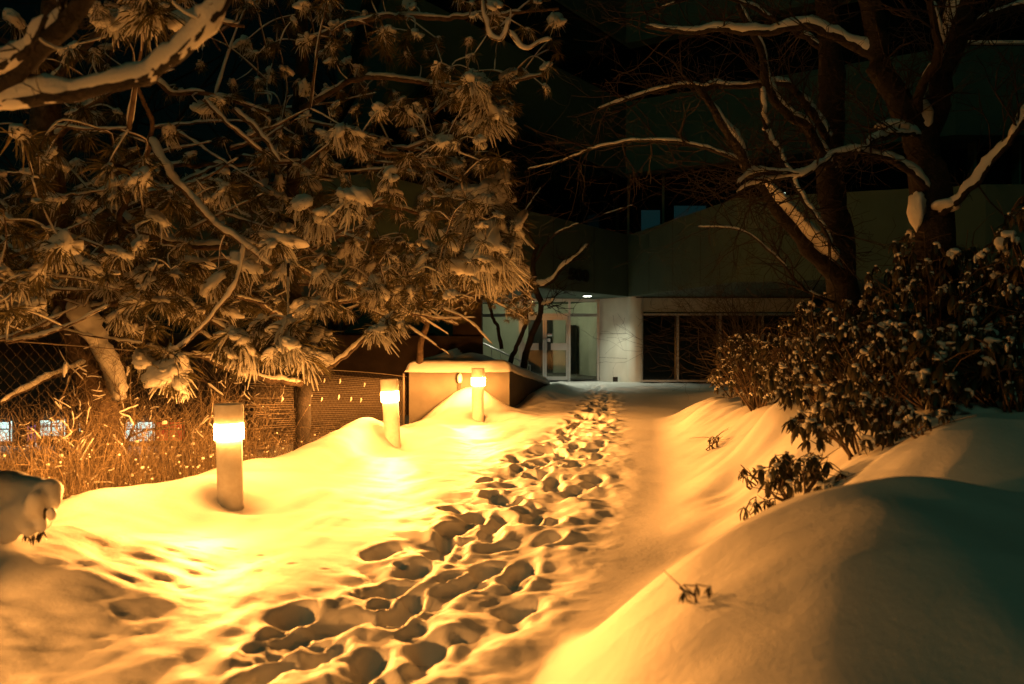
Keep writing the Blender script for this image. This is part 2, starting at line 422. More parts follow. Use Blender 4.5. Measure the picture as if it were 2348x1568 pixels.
for i, (bx, by) in enumerate(BOLL + [BOLL0]):
    if i == 0: r = bp
    else:
        r = bp.copy(); COL.objects.link(r)
        for ch in bp.children:
            c = ch.copy(); COL.objects.link(c); c.parent = r
    r.location = (bx, by, 0.0 if i < 3 else 0.14)
    if i == 2: r3_ = r
    L = bpy.data.lights.new('bollard_lamp', 'POINT'); L.energy = LAMP_SPOT if i < 3 else 1050.0; L.color = LAMP_COL; L.shadow_soft_size = 0.10
    L.use_nodes = True; t_ = L.node_tree; em = t_.nodes['Emission']
    tc_ = t_.nodes.new('ShaderNodeTexCoord'); sx = t_.nodes.new('ShaderNodeSeparateXYZ'); ma = t_.nodes.new('ShaderNodeMath'); ma.operation = 'MULTIPLY_ADD'; ma.inputs[1].default_value = .5; ma.inputs[2].default_value = .5
    cr = t_.nodes.new('ShaderNodeValToRGB'); e_ = cr.color_ramp.elements
    pts_ = [(-1, .10), (-.75, .12), (-.5, .32), (-.3, .64), (-.12, 1.0), (0.0, .72), (.08, .22), (.25, .075), (.5, .045), (.8, .02), (1, .02)]
    if i == 3: pts_ = [(-1, .2), (-.5, 1.3), (-.3, 2.3), (-.16, 1.1), (-.06, .34), (.0, .22), (.06, .13), (.2, .03), (1, .01)]
    while len(e_) < len(pts_): e_.new(0.5)
    for q_, (zz_, vv_) in enumerate(pts_):
        e_[q_].position = zz_ * .5 + .5; e_[q_].color = (vv_, vv_, vv_, 1)
    t_.links.new(tc_.outputs['Normal'], sx.inputs[0]); t_.links.new(sx.outputs[2], ma.inputs[0]); t_.links.new(ma.outputs[0], cr.inputs[0]); t_.links.new(cr.outputs[0], em.inputs['Strength'])
    lo_ = bpy.data.objects.new('bollard_lamp', L); COL.objects.link(lo_); lo_.location = (bx, by, 0.630 + (0.14 if i == 3 else 0))
    r.rotation_euler = [(0, R(-1.0), 0.2), (R(0), R(-3.6), 0.1), (0, R(0.3), 0), (0, 0, 0)][i]
    tag(r, BL[i], 'bollard', 'bollard lights along the path')

q = MB(); az_ = np.radians(np.linspace(16, 80, 14)); zs_ = np.linspace(.545, .70, 7)  # added arc on the third bollard, blocks its lamp toward the back right
Vv = []
for rr_0 in (.124, .150):
    for zz_ in zs_:
        k_ = 1 + (.08 * np.sin(az_ * 17) if rr_0 > .14 else 0)
        Vv += list(zip(rr_0 * k_ * np.cos(az_) + BOLL[2][0], rr_0 * k_ * np.sin(az_) + BOLL[2][1], np.full(14, zz_)))
n_ = 14 * 7; Ff = []
for a_ in range(6):
    for b_ in range(13):
        i_ = a_ * 14 + b_; Ff.append((i_ + 1, i_, i_ + 14, i_ + 15)); Ff.append((n_ + i_, n_ + i_ + 1, n_ + i_ + 15, n_ + i_ + 14))
for a_ in range(6): Ff.append((a_ * 14, n_ + a_ * 14, n_ + a_ * 14 + 14, a_ * 14 + 14)); Ff.append((n_ + a_ * 14 + 13, a_ * 14 + 13, a_ * 14 + 27, n_ + a_ * 14 + 27))
for b_ in range(13): Ff.append((b_, b_ + 1, n_ + b_ + 1, n_ + b_)); Ff.append((84 + b_ + 1, 84 + b_, n_ + 84 + b_, n_ + 84 + b_ + 1))
q.add(Vv, Ff); q.build('added_light_blocker', M['snow'], r3_)

# ------------------------------------------------------------------ tubes, branches, snow on branches
def smooth_path(P, step):
    P = [Vector(p) for p in P]
    if len(P) == 2: P = [P[0], P[0].lerp(P[1], 0.5), P[1]]
    Q = [P[0] * 2 - P[1]] + P + [P[-1] * 2 - P[-2]]
    out = []; par = []
    for i in range(1, len(Q) - 2):
        a, b, c, d = Q[i - 1], Q[i], Q[i + 1], Q[i + 2]
        n = max(2, int((c - b).length / step))
        for k in range(n):
            t = k / n
            out.append(0.5 * ((2 * b) + (c - a) * t + (2 * a - 5 * b + 4 * c - d) * t * t + (3 * b - a - 3 * c + d) * t ** 3)); par.append(i - 1 + t)
    out.append(P[-1]); par.append(len(P) - 1.0)
    return np.array([tuple(p) for p in out]), np.array(par)

def frames(C):
    T = np.gradient(C, axis=0); T /= np.linalg.norm(T, axis=1)[:, None] + 1e-9
    up = np.array([0, 0, 1.0])
    S = np.cross(T, up); l = np.linalg.norm(S, axis=1)
    bad = l < 0.15
    S[bad] = np.cross(T[bad], np.array([0, 1.0, 0.0]))
    S /= np.linalg.norm(S, axis=1)[:, None] + 1e-9
    N = np.cross(S, T)
    N[N[:, 2] < 0] *= 1
    return T, S, N

def tube(mb, C, r, n=6, rough=0.0, asp=1.0, seed=0):
    C = np.asarray(C, float); r = np.broadcast_to(np.asarray(r, float), (len(C),))
    T, S, N = frames(C)
    a = np.linspace(0, 2 * pi, n, endpoint=False)
    rr = r[:, None] * np.ones(n)[None, :]
    if rough:
        s = np.arange(len(C))
        rr = rr * (1 + rough * vnoise(s[:, None] * 0.7 + seed, a[None, :] * 1.6 + seed, seed) )
    V = C[:, None, :] + S[:, None, :] * (np.cos(a)[None, :] * rr)[:, :, None] + N[:, None, :] * (np.sin(a)[None, :] * rr * asp)[:, :, None]
    m = len(C)
    i = (np.arange(m - 1)[:, None] * n + np.arange(n)[None, :]).ravel()
    j = (np.arange(m - 1)[:, None] * n + ((np.arange(n) + 1) % n)[None, :]).ravel()
    mb.add(V.reshape(-1, 3), np.stack([i, j, j + n, i + n], 1))
    mb.addl([V[0, k] for k in range(n)], [tuple(range(n))[::-1]]) if n <= 8 else None
    mb.addl([V[-1, k] for k in range(n)], [tuple(range(n))]) if n <= 8 else None

def snow_ridge(mb, C, r, hk=1.0, seed=0, cover=1.0, n=9, lean=0.0):
    """a rounded ridge of snow lying on the upper side of a branch; broken where the noise falls under the cover"""
    C = np.asarray(C, float)
    r = np.broadcast_to(np.asarray(r, float), (len(C),)).copy()
    if len(C) < 4: return
    L = np.concatenate([[0], np.cumsum(np.linalg.norm(np.diff(C, axis=0), axis=1))])
    f = fbm(L * 2.3 + seed * 3.7, np.zeros_like(L) + seed, seed, 3)
    on = f > (1 - 2 * cover) if cover < 1 else np.ones(len(L), bool)
    i = 0
    while i < len(C):
        if not on[i]: i += 1; continue
        j = i
        while j < len(C) and on[j]: j += 1
        if j - i >= 4:
            c = C[i:j]; rr = r[i:j]; l = L[i:j]
            T, S, N = frames(c)
            e = np.minimum(l - l[0], l[-1] - l) / (1.6 * rr.max() + 1e-6)
            e = np.sqrt(np.clip(e, 0.02, 1)) 
            wd = rr * 1.04 * (0.55 + 0.45 * e) * (1 + 0.15 * vnoise(l * 9, l * 0, seed + 1))
            ht = hk * e * (0.85 + 0.35 * vnoise(l * 6, l * 0, seed + 2)) * (0.55 * rr + 0.018)
            cc = c + N * (rr * 0.50)[:, None] + S * (lean * rr)[:, None]
            a = np.linspace(0, 2 * pi, n, endpoint=False)
            jag = 1 + 0.16 * vnoise(l[:, None] * 30, a[None, :] * 1.5, seed + 4)
            V = cc[:, None, :] + S[:, None, :] * (np.cos(a)[None, :] * wd[:, None] * jag)[:, :, None] + N[:, None, :] * (np.where(np.sin(a) > 0, np.sin(a) * 1.0, np.sin(a) * 0.5)[None, :] * (ht[:, None] + 0.35 * rr[:, None]) * jag)[:, :, None]
            m = len(c)
            p = (np.arange(m - 1)[:, None] * n + np.arange(n)[None, :]).ravel()
            q = (np.arange(m - 1)[:, None] * n + ((np.arange(n) + 1) % n)[None, :]).ravel()
            mb.add(V.reshape(-1, 3), np.stack([p, q, q + n, p + n], 1))
            mb.addl([V[0, k] for k in range(n)], [tuple(range(n))[::-1]]); mb.addl([V[-1, k] for k in range(n)], [tuple(range(n))])
        i = j + 1

def wob(C, amp, seed):
    s = np.arange(len(C)) * 0.35
    e = np.sin(np.linspace(0, pi, len(C)))[:, None] if len(C) > 2 else 1
    return C + amp * e * np.stack([vnoise(s, s * 0 + seed, seed), vnoise(s, s * 0 + seed, seed + 1), vnoise(s, s * 0 + seed, seed + 2)], 1)

class Tree:
    def __init__(self, sides=7):
        self.wood = MB(); self.trunk = MB(); self.snow = MB(); self.sk = []; self.k = 0; self.sides = sides
    def limb(self, pts, r0, r1, snow=1.0, cover=1.0, hk=1.0, trunk=False, step=None, amp=None, lean=0.0, rough=0.18):
        self.k += 1
        W_ = [at(*p) if not isinstance(p, Vector) else p for p in pts]
        C, par = smooth_path(W_, step or max(0.03, r0 * 0.9))
        C = wob(C, amp if amp is not None else r0 * 0.45, self.k * 7)
        rr = r0 + (r1 - r0) * np.linspace(0, 1, len(C))
        tube(self.trunk if trunk else self.wood, C, rr, self.sides + (5 if trunk else 0), rough, 1, self.k)
        if snow > 0: snow_ridge(self.snow, C, rr, hk * snow, self.k * 13 + 1, cover, lean=lean)
        for i in range(0, len(C), 2): self.sk.append((C[i], rr[i]))
        return C, rr
    def twigs(self, C, rr, n, L, depth=2, spread=0.9, snow=0.0, rad=0.006, rng=random, up=0.15):
        for _ in range(n):
            i = rng.randrange(max(1, len(C) // 6), len(C))
            p = Vector(C[i]); t = Vector(C[min(i + 1, len(C) - 1)] - C[max(i - 1, 0)]).normalized()
            d = (t + Vector((rng.gauss(0, spread), rng.gauss(0, spread), rng.gauss(up, spread)))).normalized()
            self._tw(p, d, L * rng.uniform(.5, 1.2), min(rad * 1.6, rr[i] * 0.6), depth, snow, rng)
    def _tw(self, p, d, L, r, depth, snow, rng):
        self.k += 1
        pts = [p]; q = p.copy(); dd = d.copy(); n = 4
        for i in range(n):
            dd = (dd + Vector((rng.gauss(0, .22), rng.gauss(0, .22), rng.gauss(0.03, .22)))).normalized()
            q = q + dd * (L / n); pts.append(q.copy())
        C = np.array([tuple(a) for a in pts]); r1 = max(0.0018, r * 0.4)
        rr = np.linspace(r, r1, len(C))
        tube(self.wood, C, rr, 4)
        if snow and rng.random() < snow:
            C2, _ = smooth_path(pts, L / 14)
            snow_ridge(self.snow, C2, np.linspace(r * 1.2, r1 * 1.5, len(C2)), 0.5, self.k, 0.55, 6)
        if depth > 0:
            for _ in range(rng.randint(2, 4)):
                i = rng.randint(1, n)
                d2 = (dd + Vector((rng.gauss(0, .8), rng.gauss(0, .8), rng.gauss(0.05, .7)))).normalized()
                self._tw(pts[i], d2, L * rng.uniform(.4, .75), rr[i] * 0.8, depth - 1, snow, rng)

# ------------------------------------------------------------------ snow-laden pine sprays
def spray_needles(seed, n=120, w=0.026):
    """unit size (snow radius about 1); x forward"""
    g = np.random.default_rng(seed + 500)
    V = []; F = []
    for k in range(n):
        a = g.uniform(-1.9, 1.9) if k % 4 else g.uniform(-pi, pi)
        e = g.normal(-0.25, 0.45)
        d = np.array([cos(a) * cos(e), sin(a) * cos(e), sin(e)])
        b = np.array([g.uniform(-.3, .45), g.uniform(-.2, .2), g.uniform(-.1, .05)])
        L = g.uniform(.85, 1.40)
        s = np.cross(d, g.normal(size=3)); s /= np.linalg.norm(s) + 1e-9
        m = b + d * L * .55 + np.array([0, 0, -0.05]); t = b + d * L + np.array([0, 0, -0.22 * L])
        ww = w * g.uniform(.7, 1.3); i = len(V)
        V += [b - s * ww * .5, b + s * ww * .5, m + s * ww, m - s * ww, t]
        F += [(i, i + 1, i + 2, i + 3)]
        F.append((i + 3, i + 2, i + 4, i + 4))
    V = np.array(V); F = np.array(F)
    q = F[::2]; t = F[1::2][:, :3]
    return V, q, t
def tuft(seed, nfing=34, seg=4, sides=5, cap=1.0, fr=.030):
    """snow-laden pine tuft, unit radius: a soft cap and thin snow-coated needle bundles fanning out and drooping from under it"""
    g = np.random.default_rng(seed + 900); b = MB()
    W1 = g.uniform(.75, 1.35); base = g.uniform(-.2, .2)
    for k in range(nfing):
        a = base + W1 * g.uniform(-1, 1); e = g.normal(-.05, .22); L = g.uniform(.50, .98)
        o = np.array([g.uniform(-.25, .40), g.uniform(-.18, .18), g.uniform(-.06, .08)])
        d = np.array([cos(a) * cos(e), sin(a) * cos(e), sin(e)])
        t = np.linspace(0, 1, seg)[:, None]; dr = g.uniform(.30, .75) * g.choice([1, 1.35])
        C = o + d * L * t + np.array([0, 0, -1.0]) * dr * L * t ** 2
        r = fr * g.uniform(.7, 1.5) * np.array([1.2, 1.25, 1.0, .35])[:seg] if seg == 4 else fr * g.uniform(.7, 1.5) * np.array([1.2, 1.1, .35])
        tube(b, C, r, sides, 0.15, 1, int(g.integers(99)))
    if cap > 0:
        for k in range(int(g.integers(3, 7))):
            a = base + g.uniform(-1.1, 1.1); q = g.uniform(.05, .58)
            s_ = cap * g.uniform(.15, .30)
            blob(b, (cos(a) * q, sin(a) * q, .10 - .55 * q * q), (s_ * g.uniform(1.0, 1.7), s_ * g.uniform(.7, 1.1), s_ * g.uniform(.5, .8)), int(g.integers(900)), a, 14, 9, .34)
    V = np.concatenate(b.v)
    return V, {k: np.concatenate(f) for k, f in b.f.items()}
def blob(mb, p, s, seed, rz=0.0, n1=16, n2=10, rough=.22):
    a = np.linspace(0, 2 * pi, n1, endpoint=False); b = np.linspace(-pi / 2, pi / 2, n2)
    A_, B_ = np.meshgrid(a, b)
    d = np.stack([np.cos(B_) * np.cos(A_), np.cos(B_) * np.sin(A_), np.sin(B_)], 2)
    k = 1 + rough * (vnoise(d[..., 0] * 1.7 + seed, d[..., 1] * 1.7 + d[..., 2] * 1.3, seed) + .4 * vnoise(d[..., 0] * 4 + seed, d[..., 1] * 4 + d[..., 2] * 3, seed + 3))
    V = d * k[..., None] * np.array(s)
    ca, sa = cos(rz), sin(rz)
    V = np.stack([V[..., 0] * ca - V[..., 1] * sa, V[..., 0] * sa + V[..., 1] * ca, V[..., 2]], 2) + np.array(p)
    i = (np.arange(n2 - 1)[:, None] * n1 + np.arange(n1)[None, :]).ravel(); j = (np.arange(n2 - 1)[:, None] * n1 + ((np.arange(n1) + 1) % n1)[None, :]).ravel()
    mb.add(V.reshape(-1, 3), np.stack([i, j, j + n1, i + n1], 1))
SN = [tuft(s, 40, 4, 5, 1.2, .034) for s in range(7)] + [tuft(s + 30, 36, 4, 5, 1.75, .036) for s in range(6)]
SNL = [tuft(s + 50, 18, 3, 3, 1.0, .038) for s in range(6)] + [tuft(s + 60, 16, 3, 3, 1.7, .038) for s in range(7)]
ND = [spray_needles(s) for s in range(8)]
NDL = [spray_needles(s + 20, 64, 0.036) for s in range(6)]

def rotm(az, tilt, roll):
    return np.array(Matrix.Rotation(az, 3, 'Z') @ Matrix.Rotation(tilt, 3, 'Y') @ Matrix.Rotation(roll, 3, 'X'))
def spray(ms, mn, p, size, az, tilt, snow=1.0, fine=False, rng=random):
    Rm = rotm(az, tilt, rng.gauss(0, 0.25))
    if snow > 0:
        V, FF = rng.choice(SNL if fine else SN)
        S = np.array([size * snow, size * snow * rng.uniform(.75, 1.15), size * snow * rng.uniform(.8, 1.2)])
        W_ = (V * S) @ Rm.T + np.array(p)
        n0 = ms.n; ms.v.append(W_.astype(np.float32)); ms.n += len(W_)
        for kk, f in FF.items(): ms.f.setdefault(kk, []).append(f + n0)
    V, q, t = rng.choice(NDL if fine else ND)
    W_ = (V * size) @ Rm.T + np.array(p) + np.array([0, 0, -0.03 * size])
    n0 = mn.n; mn.add(W_, q); mn.f.setdefault(3, []).append(t.astype(np.int32) + n0)

def seen_px(p):
    return 1173.5 + p[0] / p[1] * FPX, 771 - (p[2] - CAMZ) / p[1] * FPX

class Pine(Tree):
    def __init__(self):
        super().__init__(7); self.needles = MB(); self.load = MB(); self.tw = MB()
    def attach(self, p, r=0.007, snow=True):
        sk = self._arr
        d = np.linalg.norm(sk - np.array(p), axis=1) + 0.6 * np.clip(sk[:, 2] - p[2] - 0.5, 0, 9)
        q = Vector(sk[np.argmin(d)]); p = Vector(p)
        L = (q - p).length
        if L < 0.03: return
        m = q.lerp(p, 0.5) + Vector((random.gauss(0, .05), random.gauss(0, .05), 0.10 * L + random.gauss(0, .03)))
        C, _ = smooth_path([q, m, p], max(0.05, L / 14))
        rr = np.linspace(max(r, min(0.028, L * 0.014)), r * 0.7, len(C))
        tube(self.wood, C, rr, 5)
        if snow: snow_ridge(self.snow, C, rr * 1.25, 0.55, int(L * 1000) & 511, 0.72, 7)
        self._arr = np.concatenate([self._arr, C[::3]])
    def ready(self): self._arr = np.array([c for c, r in self.sk])
    def finish(self, label, cat, group, base):
        root = empty('pine_tree', base)
        self.trunk.build('trunk', M[getattr(self, 'tmat', 'bark')], root)
        self.wood.build('branches', M['bark'], root)
        self.snow.build('branch_snow', M['snow_fine'], root)
        self.needles.build('needles', M['needle'], root)
        self.load.build('crown_snow', M['snow_fine'], root)
        return tag(root, label, cat, group)

def hang(pine, px, py, Y, size, snow=1.0, fine=False, att=True, tilt=None, az=None):
    p = at(px, py, Y)
    pine.attach(tuple(p)) if att else None
    if not fine and size > .15:
        for _ in range(2):
            o_ = p + Vector((random.gauss(0, .5), random.gauss(0, .5), random.gauss(-.1, .35))) * size
            spray(pine.load, pine.needles, tuple(o_), size * random.uniform(.45, .75), random.uniform(-pi, pi), random.uniform(.1, 1.0), snow, False)
    spray(pine.load, pine.needles, tuple(p), size, az if az is not None else random.uniform(-pi, pi), tilt if tilt is not None else random.uniform(0.15, 0.75), snow, fine)

def fence_Y(px): return 5.7 / (0.25 - (px - 1173.5) / FPX)

# pine at the left
pa = Pine()
pa.limb([(250, 1120, 9.6), (228, 960, 9.5), (205, 830, 9.4), (160, 700, 9.3), (135, 600, 9.3), (120, 470, 9.2), (100, 330, 9.2), (105, 150, 9.3), (120, 0, 9.4), (125, -300, 9.5)], .24, .10, 0, trunk=True, amp=.03)
# snow plastered on the trunk's windward face
tc, _ = smooth_path([at(*p) for p in [(242, 905, 9.2), (222, 830, 9.15), (185, 760, 9.1), (150, 690, 9.1)]], .05)
snow_ridge(pa.snow, tc + np.array([0.03, -0.07, -0.08]), np.linspace(.24, .27, len(tc)) * (1 + .15 * vnoise(np.arange(len(tc)) * .9, np.zeros(len(tc)), 3)), .5, 3, 1.0, 14)
pa.limb([(140, 640, 9.3), (240, 560, 9.0), (345, 320, 8.0), (330, 240, 7.7), (300, 170, 7.5)], .04, .02, .5, .8)
pa.limb([(345, 320, 8.0), (400, 410, 7.8), (480, 500, 7.6), (560, 560, 7.4), (620, 610, 7.2)], .040, .022, 1.1, 1.0, lean=.2)
pa.limb([(150, 640, 9.3), (240, 490, 9.0), (320, 530, 8.8), (400, 558, 8.7), (520, 565, 8.6)], .065, .04, 1, .9)
pa.limb([(135, 560, 9.3), (60, 540, 9.0), (0, 470, 8.8), (-60, 440, 8.6)], .05, .03, 1, .9)
pa.limb([(150, 690, 9.3), (120, 740, 9.0), (100, 755, 8.9)], .05, .03, 1.1)
pa.limb([(160, 700, 9.3), (80, 660, 8.9), (0, 640, 8.6), (-80, 650, 8.4)], .05, .03, 1, .8)
pa.limb([(170, 720, 9.3), (380, 670, 8.6), (460, 722, 8.5), (545, 770, 8.4)], .045, .025, 1, .9)
pa.limb([(560, 560, 7.4), (540, 650, 7.2), (500, 710, 7.1), (440, 775, 7.0), (402, 805, 6.95)], .018, .012, 1.1)
pa.limb([(200, 830, 9.3), (60, 890, 8.4), (0, 925, 8.0)], .04, .02, 1, .8)
pa.limb([(125, 480, 9.2), (260, 400, 9.4), (420, 380, 9.6), (600, 375, 9.8), (690, 370, 9.9)], .045, .02, 1, .7)
pa.limb([(110, 330, 9.2), (300, 180, 9.3), (400, 212, 9.4), (480, 215, 9.5), (620, 260, 9.6)], .045, .02, 1, .8)
pa.limb([(535, 250, 9.0), (600, 310, 9.0), (640, 370, 9.0)], .03, .02, .8)
pa.limb([(470, 230, 8.6), (540, 300, 8.6), (600, 350, 8.7)], .025, .015, .8)
pa.limb([(110, 200, 9.3), (250, 60, 8.8), (420, 40, 8.6), (560, 60, 8.6)], .05, .02, 1, .7)
for k in range(46):
    x0 = random.uniform(-60, 620); y0 = random.uniform(250, 800); Y0 = min(fence_Y(max(x0, 0)) + random.uniform(.1, 2.5), 12)
    l = random.uniform(90, 260); a = random.uniform(-.5, .9)
    pa.limb([(x0, y0, Y0), (x0 + l * .5 * cos(a), y0 + l * .5 * sin(a) + random.uniform(-14, 14), Y0 - .1), (x0 + l * cos(a), y0 + l * sin(a) + random.uniform(-20, 20), Y0 - .2)], random.uniform(.012, .028), .006, .9, .75)
pa.ready()
BIGA = [(390, 812, 6.95, .21), (398, 850, 6.9, .17), (525, 765, 7.2, .20), (555, 795, 7.3, .19), (40, 700, 8.3, .18), (272, 722, 8.2, .15), (250, 655, 8.4, .16), (362, 672, 8.1, .17),
        (500, 640, 7.6, .17), (548, 598, 7.6, .18), (630, 548, 7.4, .19), (345, 20, 5.6, .20), (430, 42, 5.8, .13), (250, 40, 6.0, .14), (270, 420, 8.0, .15), (175, 260, 8.6, .14), (520, 430, 8.0, .15), (395, 300, 8.0, .13), (60, 600, 8.6, .16), (200, 610, 8.8, .16), (330, 620, 8.5, .15), (440, 600, 8.3, .15)]
for a in BIGA: hang(pa, a[0], a[1], a[2], a[3] * 1.15, 1.1, tilt=random.uniform(.2, 1.0))
rg = random
for _ in range(560):
    px = rg.uniform(-60, 640); py = rg.uniform(-40, 760) if rg.random() < .55 else rg.uniform(380, 740)
    Y = min(fence_Y(max(px, 0)) + rg.uniform(-.9, 3.2), 12.5)
    if 95 < px < 260 and 670 < py: continue
    if rg.random() < np.interp(py, [0, 250, 450], [.62, .5, 0]) or (px < 170 and py < 560 and rg.random() < .4): continue
    hang(pa, px, py, Y, rg.uniform(.10, .19), rg.choice([0, .6, .8, 1.0, 1.2]), True)
pa.finish('big snow-laden pine behind the fence with a trunk plastered in snow', 'pine tree', 'snowy pines along the fence', (at(250, 1120, 9.6).x, 9.6, -0.9))

# pine in the middle
pb = Pine(); pb.tmat = 'darkbark'
pb.limb([(690, 1080, 11.2), (692, 960, 11.1), (700, 860, 11.0), (690, 760, 11.0), (672, 640, 11.0), (668, 480, 11.1), (680, 300, 11.2), (690, 100, 11.3), (690, -250, 11.5)], .12, .07, 0, trunk=True, amp=.03)
pb.limb([(700, 870, 11.0), (730, 858, 9.6), (800, 808, 9.4), (866, 752, 9.2), (905, 715, 9.0)], .036, .018, 1.1, 1.0)
pb.limb([(690, 880, 10.9), (560, 858, 9.8), (440, 808, 9.2)], .045, .025, 1, .95)
pb.limb([(690, 760, 11.0), (600, 700, 9.5), (540, 680, 9.0)], .03, .02, 1, .9)
pb.limb([(680, 650, 11.0), (740, 648, 10.4), (640, 590, 9.2), (530, 540, 8.6)], .03, .02, 1, .9)
pb.limb([(672, 620, 11.0), (700, 560, 9.8), (770, 535, 9.3), (840, 480, 9.1), (880, 455, 9.0)], .03, .015, 1.1, 1)
pb.limb([(668, 560, 11.0), (850, 470, 11.4), (1000, 500, 11.8), (1100, 480, 12.0)], .045, .02, 1, .8)
pb.limb([(680, 400, 11.1), (760, 330, 10.6), (880, 352, 10.8), (1000, 392, 11.2), (1080, 430, 11.5)], .045, .022, 1, .9)
pb.limb([(690, 250, 11.1), (830, 180, 10.6), (980, 190, 11), (1100, 200, 11.3), (1250, 170, 11.8)], .045, .02, 1, .7)
pb.limb([(690, 100, 11.1), (860, 40, 10.6), (1050, 40, 11), (1280, 20, 11.3)], .045, .02, 1, .7)
pb.limb([(690, 700, 11.0), (800, 690, 10.8), (950, 640, 11.4), (1080, 600, 12.2)], .035, .016, 1, .8)
for k in range(46):
    x0 = random.uniform(520, 1060); y0 = random.uniform(250, 720); Y0 = random.uniform(9.6, 12.5)
    l = random.uniform(80, 220); a = random.uniform(-.6, .8)
    pb.limb([(x0, y0, Y0), (x0 + l * .5 * cos(a), y0 + l * .5 * sin(a) + random.uniform(-14, 14), Y0 - .1), (x0 + l * cos(a), y0 + l * sin(a) + random.uniform(-20, 20), Y0 - .2)], random.uniform(.012, .028), .006, .9, .75)
pb.ready()
BIGB = [(1100, 195, 9.6, .20), (1112, 235, 9.7, .17), (1042, 225, 9.7, .12), (928, 250, 9.8, .16), (785, 290, 9.2, .18), (820, 320, 9.3, .14), (792, 450, 9.0, .20), (722, 490, 9.0, .17), (990, 495, 10, .17), (1120, 436, 10.6, .20), (1105, 488, 10.6, .22),
        (1142, 525, 10.7, .22), (1112, 575, 10.6, .24), (1090, 600, 10.5, .18), (1150, 570, 10.7, .18), (1006, 585, 10.2, .15), (925, 588, 9.9, .14), (832, 600, 9.4, .17), (665, 598, 8.6, .20), (770, 640, 9, .19), (660, 750, 7.6, .26), (640, 790, 7.5, .18), (700, 815, 7.7, .20),
        (725, 770, 7.9, .20), (888, 738, 8.9, .20), (860, 655, 9.2, .16), (945, 660, 10, .15), (605, 735, 7.6, .16), (730, 690, 8.8, .18), (800, 560, 9.2, .15), (1120, 640, 11, .13)]
for a in BIGB: hang(pb, a[0], a[1], a[2], a[3] * (1.6 if a[0] > 1060 else 1.15), 1.15, tilt=random.uniform(.2, 1.1))
for (px, py, Y, sz) in [(1118, 432, 10.5, .30), (1105, 470, 10.5, .30), (1135, 505, 10.5, .34), (1110, 540, 10.4, .36), (1145, 560, 10.5, .34), (1095, 590, 10.3, .32), (1135, 600, 10.4, .30), (1108, 190, 9.5, .28), (1100, 225, 9.5, .30), (1120, 245, 9.5, .26), (1006, 580, 10.0, .24), (790, 450, 8.9, .26), (722, 492, 8.9, .24)]:
    hang(pb, px + random.uniform(-6, 6), py, Y, sz, random.uniform(1.2, 1.45), tilt=random.uniform(.5, 1.2))
for _ in range(640):
    py = rg.uniform(-40, 720)
    xr_ = np.interp(py, [0, 200, 260, 330, 500, 620, 720], [1330, 1270, 1250, 1165, 1150, 1150, 1000])
    px = rg.uniform(560, xr_)
    if rg.random() < np.interp(py, [0, 200, 400], [.62, .45, 0]): continue
    Y = rg.uniform(9.2, 13.0)
    hang(pb, px, py, Y, rg.uniform(.09, .18), rg.choice([0, .6, .8, 1.0, 1.2]), True)
pb.finish('tall pine with drooping white sprays, rising between the two nearest lit bollards', 'pine tree', 'snowy pines along the fence', (at(690, 1080, 11.2).x, 11.2, -0.6))

# small rusty-leaved evergreen beside the entrance
pc = Pine()
pc.limb([(960, 900, 15.2), (965, 800, 15.0), (985, 700, 14.8), (990, 620, 14.6), (985, 500, 14.6)], .07, .03, 0, trunk=True)
pc.limb([(975, 740, 14.9), (900, 690, 14.0), (850, 660, 13.5)], .03, .012, 1, .8)
pc.limb([(985, 700, 14.8), (1060, 660, 14.0), (1130, 690, 13.6), (1185, 720, 13.4)], .03, .012, 1, .8)
pc.limb([(985, 690, 14.8), (1060, 640, 14.2), (1150, 640, 14.0), (1225, 690, 13.8)], .03, .012, 1, .8)
pc.limb([(980, 720, 14.8), (960, 690, 13.8), (1010, 730, 13.4), (1050, 745, 13.3)], .025, .012, 1, .8)
pc.ready()
for _ in range(380):
    px = rg.uniform(860, 1225); py = rg.uniform(615, 735)
    if py > 700 and px > 1100 and not (1160 < px < 1240): continue
    hang(pc, px, py, rg.uniform(13.0, 14.8), rg.uniform(.05, .085), rg.choice([0, 0, .6, .7]), True)
pc.finish('low rusty-looking evergreen with fine sprays beside the lit entrance', 'evergreen tree', None, (at(960, 900, 15.2).x, 15.2, -0.1))

# ------------------------------------------------------------------ bare trees
def finish_bare(t, label, group, base, mtl='darkbark'):
    root = empty('bare_tree', base)
    t.trunk.build('trunk', M[mtl], root)
    t.wood.build('crown', M[mtl], root)
    if t.snow.n: t.snow.build('branch_snow', M['snow_fine'], root)
    return tag(root, label, 'tree', group)
t1 = Tree(8)
t1.limb([(1950, 900, 9.4), (1940, 760, 9.3), (1930, 640, 9.2), (1918, 500, 9.2), (1903, 350, 9.2), (1905, 200, 9.2), (1898, 60, 9.2), (1888, -120, 9.2)], .19, .12, 0, trunk=True, amp=.04)
A = []
A.append(t1.limb([(1925, 640, 9.1), (1870, 580, 8.9), (1800, 500, 8.7), (1748, 430, 8.6), (1710, 375, 8.5), (1660, 290, 8.4), (1600, 200, 8.3)], .105, .03, 1.0, .88, hk=1.3, lean=.15))
A.append(t1.limb([(1915, 430, 9.2), (1880, 345, 9.0), (1800, 245, 8.8), (1755, 195, 8.7), (1740, 110, 8.6), (1690, 10, 8.5)], .075, .03, 1.0, .8))
A.append(t1.limb([(1905, 330, 9.1), (1850, 240, 9.0), (1790, 192, 9.0), (1700, 200, 9.0), (1560, 195, 9.0), (1450, 225, 9.1), (1370, 250, 9.2)], .05, .012, 1.0, .85))
A.append(t1.limb([(1745, 200, 8.7), (1757, 300, 8.6), (1795, 370, 8.5), (1830, 440, 8.4), (1885, 520, 8.3), (1905, 560, 8.3)], .03, .015, 1.0, .8, lean=-.2))
